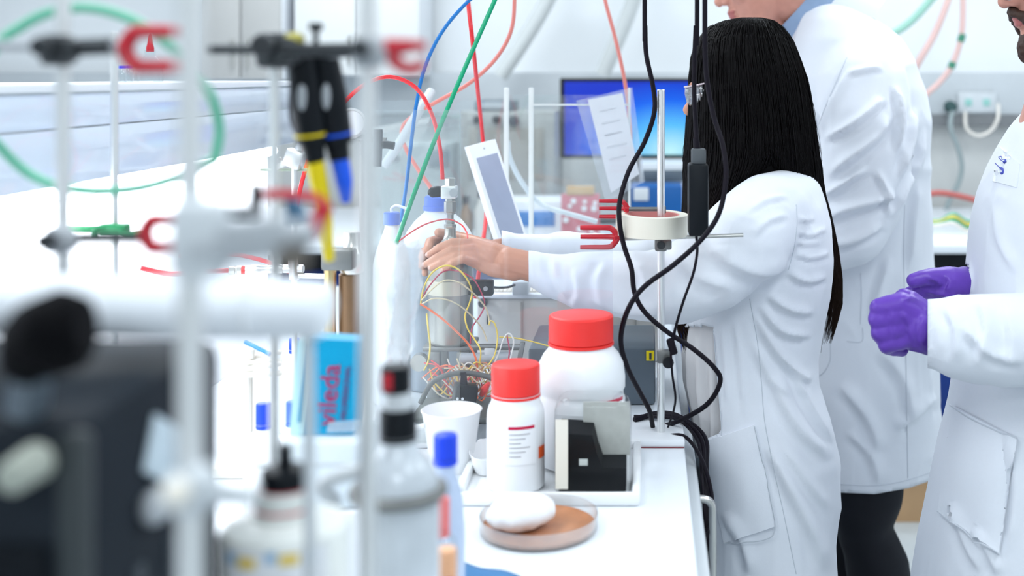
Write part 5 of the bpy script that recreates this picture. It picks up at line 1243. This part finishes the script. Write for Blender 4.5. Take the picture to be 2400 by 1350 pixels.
# safety glasses
gl = MB(); rings = []
for i in range(25):
    a = math.radians(-100 + 200 * i / 24); row = []
    for v, rr in ((.024, .092), (.012, .096), (-.006, .096), (-.024, .090)):
        row.append(atW(.018 + math.cos(a) * rr, math.sin(a) * (rr - .010), .002 + v))
    rings.append(row)
gl.rng(rings, cap=False, closed=False)
g = gl.build('safety_glasses', M_goggle, W); g.modifiers.new('thickness', 'SOLIDIFY').thickness = .002
MB().tube([atW(.018 + math.cos(math.radians(a)) * .093, math.sin(math.radians(a)) * .083, .027) for a in range(-100, 101, 20)], .0016, 6, 2).build('brow_bar', mat('pink_clear_frame', (.75, .62, .66), .2), g)
# hair: dense cap and strands that split over the shoulder
HR = [(42, 1735, 1785, .012), (48, 1700, 1812, .05), (62, 1662, 1832, .075), (90, 1638, 1852, .092), (130, 1625, 1868, .102), (180, 1619, 1885, .108), (240, 1617, 1896, .110), (300, 1613, 1906, .110), (360, 1608, 1914, .108), (430, 1604, 1924, .104)]
HF = [(430, 1604, 1760, .085), (500, 1600, 1720, .075), (580, 1594, 1680, .06), (660, 1586, 1660, .05), (740, 1580, 1650, .04), (790, 1592, 1645, .026), (830, 1606, 1632, .010)]
HB = [(430, 1800, 1924, .085), (500, 1880, 1944, .075), (580, 1905, 1962, .06), (650, 1925, 1972, .05), (710, 1930, 1973, .038), (770, 1926, 1958, .022), (815, 1922, 1944, .008)]
def tab(T, y):
    ys = [r[0] for r in T]; return [float(np.interp(y, ys, [r[c] for r in T])) for c in (1, 2, 3)]
hd0 = 2.185
def hair_pt(y, th, shrink=1.0):
    L, R_, rd = tab(HR, y); f = P((L + R_) / 2 + (R_ - L) / 2 * math.cos(th) * shrink, y, hd0); f.y -= rd * math.sin(th) * shrink; a = f
    if y > 350:
        front = math.cos(th) < .22; T = HF if front else HB; yy = max(y, 430); L, R_, rd = tab(T, yy)
        c = math.cos(th); u = (c + 1) / 1.22 * 2 - 1 if front else (c - .22) / .78 * 2 - 1
        dc = 2.165 if front else 2.19
        s_ = math.sqrt(max(0, 1 - u * u)) * (1 if math.sin(th) >= 0 else -1)
        b = P((L + R_) / 2 + (R_ - L) / 2 * u * shrink, y, dc); b.y -= rd * s_ * shrink
        w = min(1, (y - 350) / 110); w = w * w * (3 - 2 * w); a = f.lerp(b, w)
    return a
HW = thing('hair_tmp', 'x', 'x', (0, 0, 0)); bpy.data.objects.remove(HW)
mb = MB(); ys = [42, 46, 54, 66, 85, 110, 150, 200, 260, 320, 380, 430]
mb.rng([[hair_pt(y, 2 * math.pi * k / 48, .93) if y <= 350 else (lambda L, R_, rd: Vector((P((L + R_) / 2 + (R_ - L) / 2 * .9 * math.cos(2 * math.pi * k / 48), y, hd0).x, hd0 - rd * .85 * math.sin(2 * math.pi * k / 48), P(0, y, hd0).z)))(*tab(HR, y)) for k in range(48)] for y in ys])
for T, dc in ((HF, 2.165), (HB, 2.19)):
    mb.rng([[Vector((P((r[1] + r[2]) / 2 + (r[2] - r[1]) / 2 * .75 * math.cos(2 * math.pi * k / 24), 430 + (r[0] - 430) * .72, dc).x, dc - r[3] * .75 * math.sin(2 * math.pi * k / 24), P(0, 430 + (r[0] - 430) * .72, dc).z)) for k in range(24)] for r in T])
hair = mb.build('hair', M_hair, W, angle=180)
rnd = random.Random(11); mb = MB()
for i in range(1900):
    th = rnd.uniform(-.35, math.pi + .35) if rnd.random() < .85 else rnd.uniform(math.pi, 2 * math.pi)
    y1 = rnd.triangular(560, 830, 795) if math.cos(th) < .22 else rnd.triangular(560, 818, 730)
    if rnd.random() < .08: y1 = rnd.uniform(300, 520)
    y0_ = 42 + rnd.random() ** 2 * 60; k = 15; lift = 1.0 + rnd.gauss(0, .012); pts = []; dth = rnd.gauss(0, .05); ph = rnd.uniform(0, 6)
    for j in range(k + 1):
        y = y0_ + (y1 - y0_) * j / k
        p = hair_pt(y, th + dth * math.sin(y * .006 + ph), lift + .010 * math.sin(y * .02 + ph)); pts.append(p)
    mb.tube(pts, [.0011, .0016, .0015, .0012, .0003], 3, 1, cap=False)
for i in range(60):   # stray hairs
    th = rnd.uniform(-.2, math.pi + .2); y0_ = rnd.uniform(60, 300); y1 = y0_ + rnd.uniform(150, 380); pts = []; ph = rnd.uniform(0, 6); am = rnd.uniform(.02, .05)
    for j in range(9):
        y = y0_ + (min(y1, 810) - y0_) * j / 8; pts.append(hair_pt(y, th + .25 * math.sin(j * .5 + ph), 1.02 + am * math.sin(j * .6 + ph) ** 2))
    mb.tube(pts, .0004, 3, 2, cap=False)
st = mb.build('hair_strands', M_hair, hair, angle=180)

# ============================ the tall man behind her
md = 2.68; DOFF = .08
MN = person('tall man in white lab coat over a light blue shirt, behind the long-haired woman', (P(2020, 0, md).x, md, 0))
rows = [(2, 1905, 1978, .05, md), (18, 1880, 2005, .085, md), (50, 1862, 2050, .13, md), (95, 1850, 2102, .175, md), (150, 1842, 2134, .20, md), (210, 1840, 2156, .212, md), (280, 1845, 2172, .212, md), (360, 1850, 2168, .205, md), (430, 1852, 2170, .198, md), (500, 1852, 2178, .19, md),
        (600, 1852, 2181, .185, md), (750, 1858, 2187, .19, md), (900, 1866, 2192, .2, md), (1050, 1874, 2195, .21, md), (1200, 1880, 2196, .215, md)]
mb = MB().rng(torso_rings(dense(rows)))
mb.chain(ch([(1995, 150, 2.50, .090), (2022, 215, 2.425, .094), (2030, 300, 2.385, .092), (2028, 390, 2.37, .088), (2018, 470, 2.365, .085), (1990, 535, 2.36, .080), (1930, 565, 2.365, .070), (1840, 560, 2.39, .058), (1760, 545, 2.41, .045)]), 24)
mb.chain(ch([(1990, 170, 2.72, .085), (2000, 330, 2.80, .08), (1950, 500, 2.80, .07), (1800, 540, 2.72, .055), (1700, 540, 2.66, .045)]), 20)
me = remesh(mb, .0055, 7)
co = get_co(me); no = get_no(me); n1 = vnoise(co * np.array([7, 7, 3.5]) + 31) + .5 * vnoise(co * np.array([18, 18, 9]) + 5)
set_co(me, co + no * (n1 * .0034)[:, None]); crease(me, (9, 9, 5), .0055, 12.0); crease(me, (22, 22, 11), .0026, 18.0)
folds(me, [([(1930, 330), (1990, 300), (2050, 255), (2070, 230)], 13, 0.0135), ([(1940, 420), (2000, 370), (2060, 320), (2085, 270)], 17, 0.0162), ([(1930, 470), (1985, 430), (2035, 395)], 13, 0.0135), ([(1935, 520), (2000, 490), (2060, 470), (2100, 450)], 18, 0.0175), ([(1945, 580), (2010, 560), (2070, 525)], 15, 0.0135),
           ([(2050, 400), (2075, 450), (2082, 510)], 11, 0.0108), ([(1990, 160), (1945, 250), (1915, 320)], 11, 0.0108), ([(1985, 175), (2030, 165), (2070, 160)], 10, 0.0081), ([(2095, 200), (2110, 280), (2100, 360)], 11, 0.0135), ([(2140, 250), (2130, 330), (2105, 420)], 11, 0.0135), ([(2165, 300), (2150, 380), (2120, 440), (2090, 510)], 10, 0.0121), ([(2150, 420), (2140, 520), (2130, 640)], 17, 0.0095),
           ([(2085, 600), (2060, 680), (2045, 760)], 17, 0.0081), ([(1970, 900), (2030, 980), (2060, 1060)], 22, 0.0095), ([(2100, 1010), (2150, 970), (2195, 930)], 20, 0.0081), ([(2060, 820), (2120, 900), (2140, 1000)], 22, 0.0068), ([(1985, 1010), (2040, 1070), (2060, 1140)], 18, 0.0068)])
hem = lambda x: np.interp(x, [1880, 1960, 2050, 2130, 2205], [1150, 1154, 1158, 1144, 1118])
cut(me, lambda co, x, y, n: (y > hem(x)) | ((y < 14) & (np.abs(co[:, 1] - md) < .07)) | ((x < 1765) & (y > 480)))
boundary(me, lambda co, x, y: (np.full(len(x), np.nan), np.where(y > 1090, hem(x), np.nan)))
tm = bvh(me); coatM = finish_coat(me, MN, thick=.003)
for nm, pts in (('seam', [(1985, 135), (1952, 210), (1925, 275), (1908, 335)]), ('seam', [(2120, 480), (2118, 600), (2122, 760), (2124, 900), (2126, 1010), (2128, 1120)]), ('hem_stitching', [(1965, 1134), (2050, 1138), (2130, 1124), (2198, 1100)]), ('pocket_slit', [(2018, 640), (2019, 700), (2017, 760)]), ('pocket_stitching', [(1985, 800), (2020, 800), (2022, 768)]), ('pocket_stitching', [(1912, 880), (1928, 875), (1945, 845), (1946, 800)]), ('pocket_stitching', [(1898, 275), (1912, 278), (1914, 330)])):
    drape_line(tm, pts, .0011, nm, M_thread, coatM)
# collars
Fp, Bp = P(1842, 92, md), P(1968, -52, md); cc = (Fp + Bp) / 2; rr = (Bp - Fp).length / 2; ax = Vector((-(Bp - Fp).z, 0, (Bp - Fp).x)).normalized(); Bc = basis(ax, (0, 1, 0))
o = MB().lathe(cc, [(rr * 1.03, -.055), (rr * 1.02, -.02), (rr * .98, .024), (rr * .95, .029), (rr * .91, .024), (rr * .93, -.05)], 40, Bc, cap=False, scale=(1, .82)).build('shirt_collar', M_denim, MN)
o = MB().lathe(cc - ax * .03, [(rr * 1.36, -.075), (rr * 1.34, -.055), (rr * 1.16, -.005), (rr * 1.06, .012), (rr * 1.02, .012), (rr * 1.0, -.01), (rr * 1.1, -.07)], 40, Bc, cap=False, scale=(1, .82)).build('coat_collar', M_coat, MN)
# body
fM, uM = Vector((-.95, -.06, -.30)).normalized(), Vector((-.30, 0, .95)); uM = (uM - fM * uM.dot(fM)).normalized()
nose = P(1674, 8, 2.65); CM = nose - (fM * .124 - uM * .021)
mb = MB(); atM = head_pieces(mb, CM, fM, uM, 1.0)
mb.chain([(P(1775, 20, 2.67), .045), (P(1800, 48, 2.68), .042), (P(1835, 85, 2.69), .030)], 20)
mb.chain([(atM(-.035, 0, -.045), .060), (cc + ax * .02, .064), (cc - ax * .09, .075), (P(1990, 300, md), .10), (P(2020, 800, md), .10), (P(2030, 1000, md), .11)], 20)
mb.chain([(P(1990, 200, md - .08), .07)] + ch([(2022, 230, 2.44, .05), (2010, 500, 2.38, .042), (1930, 562, 2.38, .04), (1770, 548, 2.41, .03), (1715, 542, 2.42, .024)]))
mb.chain([(P(1990, 200, md + .08), .07)] + ch([(2000, 330, 2.79, .05), (1950, 500, 2.8, .042), (1800, 540, 2.72, .035), (1690, 540, 2.66, .026)]))
for (bx, by, bd_) in ((1700, 541, 2.42), (1675, 540, 2.66)):
    for k in range(4): mb.chain(ch([(bx + 10, by, bd_, .02), (bx - 30, by - 12 + 9 * k, bd_, .0115), (bx - 62, by - 10 + 9 * k, bd_, .009), (bx - 80, by - 4 + 9 * k, bd_ + .01, .008)]))
    mb.chain(ch([(bx + 10, by, bd_, .018), (bx - 15, by - 28, bd_, .012), (bx - 35, by - 38, bd_, .009)]))
me = remesh(mb, .0035, 4)
set_faces(me, lip_faces(me, atM, 1.0), 1)
bodyM = put('body', me, [M_skin2, M_lips], MN, angle=180)
for k in (-1, 1):
    e_ = MB().sph(atM(.071, k * .031, .008), .0115).build('eye', MATS['eye_white'], bodyM)
    MB().sph(atM(.0775, k * .031, .007), .0065).build('iris', mat('iris_brown', (.05, .03, .02), .2), bodyM)
    MB().tube([atM(.094, k * .018, .030), atM(.094, k * .034, .034), atM(.082, k * .048, .028)], [.003, .004, .002], 8).build('eyebrow', mat('brow_brown', (.08, .04, .02), .7), bodyM)
put('hair', remesh(MB().sph(atM(-.022, 0, .055), (.098, .082, .080), Matrix((fM, fM.cross(uM), uM)).transposed(), 24, 16), .005, 2), mat('brown_hair', (.08, .04, .02), .6, var=.4), MN)
# trousers and shoes
mb = MB()
mb.chain([(P(2025, 1050, 2.60), .10), (P(2030, 1170, 2.58), .075), (P(2028, 1240, 2.58), .064), (P(2055, 1330, 2.59), .072), (P(2075, 1420, 2.60), .072), (P(2085, 1740, 2.60), .06)], 20)
mb.chain([(P(2020, 1050, 2.78), .10), (P(2000, 1240, 2.80), .066), (P(2010, 1400, 2.80), .068), (P(2020, 1650, 2.80), .06)], 20)
me = remesh(mb, .008, 6); wrinkle(me, (9, 9, 14), .006); put('trousers', me, M_trouser, MN, angle=180)
shoes(MN, ((P(2085, 0, 2.60).x, 2.60), (P(2020, 0, 2.80).x, 2.80)))

# ============================ the bearded man at the right
bd3 = 1.98; DOFF = .0
BM = person('bearded man in white lab coat and purple gloves, cut off by the right edge', (P(2440, 0, bd3).x, bd3, 0))
fr = [(215, 2440), (260, 2412), (300, 2385), (350, 2358), (400, 2333), (460, 2309), (520, 2294), (600, 2284), (690, 2275), (780, 2264), (890, 2246), (960, 2234), (1060, 2208), (1180, 2184), (1300, 2160), (1400, 2146), (1520, 2140)]
wdt = [130, 190, 240, 285, 315, 335, 345, 345, 340, 340, 350, 360, 385, 410, 430, 445, 450]; hds = [.05, .09, .13, .165, .185, .19, .19, .185, .18, .175, .175, .18, .19, .2, .205, .21, .21]
rows = [(y, x, x + w, h, bd3) for (y, x), w, h in zip(fr, wdt, hds)]
mb = MB().rng(torso_rings(dense(rows)))
mb.chain(ch([(2560, 360, 1.84, .08), (2590, 520, 1.80, .078), (2600, 680, 1.78, .074), (2560, 780, 1.775, .070), (2440, 795, 1.785, .069), (2330, 797, 1.80, .067), (2250, 792, 1.815, .063), (2195, 783, 1.83, .054), (2172, 778, 1.84, .046)]), 24)
mb.chain(ch([(2550, 380, 2.14, .075), (2560, 560, 2.16, .07), (2480, 660, 2.12, .06), (2360, 680, 2.05, .045), (2285, 672, 2.01, .034), (2264, 670, 2.0, .032)]), 20)
me = remesh(mb, .0052, 7)
co = get_co(me); no = get_no(me); n1 = vnoise(co * np.array([8, 8, 4]) + 77) + .5 * vnoise(co * np.array([20, 20, 10]) + 15)
set_co(me, co + no * (n1 * .0034)[:, None]); crease(me, (9, 9, 5), .0055, 12.0); crease(me, (22, 22, 11), .0026, 18.0)
folds(me, [([(2215, 720), (2240, 780), (2235, 850)], 14, .006), ([(2290, 700), (2310, 770), (2290, 860)], 20, .008), ([(2250, 760), (2320, 830), (2400, 850)], 18, .008), ([(2350, 720), (2370, 790), (2360, 860)], 18, .006), ([(2330, 480), (2340, 560), (2380, 640)], 18, .005),
           ([(2240, 1180), (2260, 1260), (2300, 1340)], 22, .008), ([(2290, 1240), (2320, 1300), (2340, 1350)], 18, .007), ([(2370, 1000), (2380, 1150), (2360, 1300)], 18, .006)])
cut(me, lambda co, x, y, n: (y > 1505) | ((x < 2174) & (y < 900)) | ((x < 2266) & (y < 715) & (y > 620) & (co[:, 1] > 1.9)) | ((y < 222) & (np.abs(co[:, 1] - bd3) < .06)))
boundary(me, lambda co, x, y: (np.where((np.abs(x - 2174) < 10) & (y < 900), 2174, np.nan), np.full(len(x), np.nan)))
tb = bvh(me); coatB = finish_coat(me, BM)
drape_patch(tb, [(2240, 952), (2384, 1026), (2344, 1298), (2209, 1200)], 'pocket', M_coat, coatB, .006, .003, 44, 52, .006)
drape_line(tb, [(2210, 1200), (2250, 1232), (2300, 1270), (2344, 1298)], .0013, 'pocket_stitching', M_thread, coatB, .0095)
drape_line(tb, [(2240, 952), (2290, 985), (2384, 1026)], .0013, 'pocket_edge', M_thread, coatB, .0095)
drape_patch(tb, [(2345, 345), (2392, 385), (2384, 440), (2328, 425)], 'breast_pocket', M_coat, coatB, .0006, .0009, 16, 16)
M_emb = mat('blue_embroidery', (.06, .08, .42), .7)
for pts in ([(2336, 384), (2344, 392), (2352, 398), (2353, 406), (2349, 407)], [(2344, 370), (2350, 377), (2357, 382)], [(2344, 370), (2351, 369), (2352, 376)], [(2353, 376), (2359, 376), (2358, 382)]):
    drape_line(tb, pts, .0021, 'embroidered_letter', M_emb, coatB, .0018, 4)
# body
fB, uB = Vector((-.98, -.02, -.16)).normalized(), Vector((-.16, 0, .98)); uB = (uB - fB * uB.dot(fB)).normalized()
nose = P(2338, 6, bd3 - .01); CB = nose - (fB * .124 - uB * .021)
mb = MB(); atB = head_pieces(mb, CB, fB, uB, 1.0)
mb.chain([(atB(-.03, 0, -.05), .06), (P(2500, 215, bd3), .062), (P(2500, 400, bd3), .10), (P(2440, 900, bd3), .10)], 20)
mb.chain([(P(2500, 420, bd3 - .05), .07)] + ch([(2570, 420, 1.84, .045), (2590, 680, 1.79, .042), (2440, 795, 1.80, .038), (2220, 785, 1.83, .030), (2190, 778, 1.835, .029)]))
mb.chain([(P(2500, 420, bd3 + .05), .07)] + ch([(2550, 420, 2.12, .045), (2540, 620, 2.14, .04), (2360, 678, 2.05, .032), (2285, 672, 2.01, .027)]))
me = remesh(mb, .0035, 4); set_faces(me, lip_faces(me, atB, 1.0), 1)
bodyB = put('body', me, [M_skin2, M_lips], BM, angle=180)
mb = MB(); BB = Matrix((fB, fB.cross(uB), uB)).transposed()
mb.sph(atB(.044, 0, -.092), (.052, .056, .036), BB).sph(atB(.082, 0, -.106), (.022, .026, .026), BB)
for k in (-1, 1):
    mb.sph(atB(.02, k * .052, -.055), (.035, .016, .048), BB).chain([(atB(.101, k * .004, -.040), .0085), (atB(.094, k * .022, -.050), .0085), (atB(.080, k * .032, -.072), .010)])
me = remesh(mb, .0028, 2); wrinkle(me, (160, 160, 160), .0018); put('beard', me, M_beard, BM, angle=180)
put('hair', remesh(MB().sph(atB(-.022, 0, .055), (.098, .082, .080), BB, 24, 16), .005, 2), MATS['brown_hair'], BM)
gl = MB(); rings = []
for i in range(25):
    a = math.radians(-100 + 200 * i / 24)
    rings.append([atB(.022 + math.cos(a) * rr, math.sin(a) * (rr - .010), .003 + v) for v, rr in ((.024, .094), (.012, .100), (-.006, .100), (-.024, .094))])
gl.rng(rings, cap=False, closed=False); g = gl.build('safety_glasses', M_goggle, BM); g.modifiers.new('thickness', 'SOLIDIFY').thickness = .002
# gloves
mb = MB().chain(ch([(2230, 782, 1.826, .036), (2190, 776, 1.830, .0385), (2150, 766, 1.825, .0375)]), 20)
for (my, px_, py_, r) in ((712, 2060, 722, .0150), (738, 2056, 748, .0155), (768, 2062, 780, .0150), (795, 2076, 807, .0130)):
    mb.chain(ch([(2165, 768, 1.825, .030), (2112, my, 1.812, r * 1.25), (px_, py_, 1.810, r), (px_ + 4, py_ + 6, 1.838, r * .92), (px_ + 36, py_ + 12, 1.856, r * .9)]))
mb.chain(ch([(2170, 745, 1.83, .026), (2135, 706, 1.835, .0165), (2120, 694, 1.845, .013), (2108, 700, 1.862, .0115)]))
me = remesh(mb, .0028, 5); wrinkle(me, (50, 50, 30), .0012)
folds(me, [([(2120, 700), (2150, 705), (2180, 730)], 8, .003), ([(2160, 740), (2155, 780), (2158, 815)], 7, .003), ([(2110, 730), (2130, 760), (2135, 800)], 9, .0025), ([(2085, 725), (2095, 760), (2100, 800)], 10, .002)])
put('glove', me, M_glove, BM, angle=180)
mb = MB().chain(ch([(2300, 672, 2.01, .028), (2262, 668, 2.0, .031), (2222, 668, 1.985, .030)]), 20)
mb.chain(ch([(2225, 658, 1.985, .024), (2190, 650, 1.972, .0165), (2160, 653, 1.965, .0135), (2140, 657, 1.962, .0120)]))
for k in range(4):
    mb.chain(ch([(2225, 675, 1.99, .024), (2180, 676 + 6 * k, 1.985 + .008 * k, .0145), (2145, 684 + 8 * k, 1.985 + .010 * k, .0128), (2120, 694 + 8 * k, 1.99 + .012 * k, .0115)]))
me = remesh(mb, .0028, 5); wrinkle(me, (50, 50, 30), .0012)
folds(me, [([(2170, 650), (2195, 660), (2200, 672)], 7, .003), ([(2215, 645), (2225, 665), (2215, 685)], 8, .003), ([(2160, 680), (2200, 690), (2240, 700)], 8, .003)])
put('glove', me, M_glove, BM, angle=180)
mb = MB()
lx = P(2405, 0, bd3).x
mb.chain([(Vector((lx, 1.91, .85)), .085), (Vector((lx, 1.90, .48)), .068), (Vector((lx + .02, 1.88, .07)), .06)], 16).chain([(Vector((lx, 2.05, .85)), .085), (Vector((lx, 2.06, .48)), .068), (Vector((lx + .02, 2.08, .07)), .06)], 16)
put('trousers', remesh(mb, .01, 6), M_jeans, BM, angle=180)
shoes(BM, ((lx, 1.88), (lx, 2.08)))
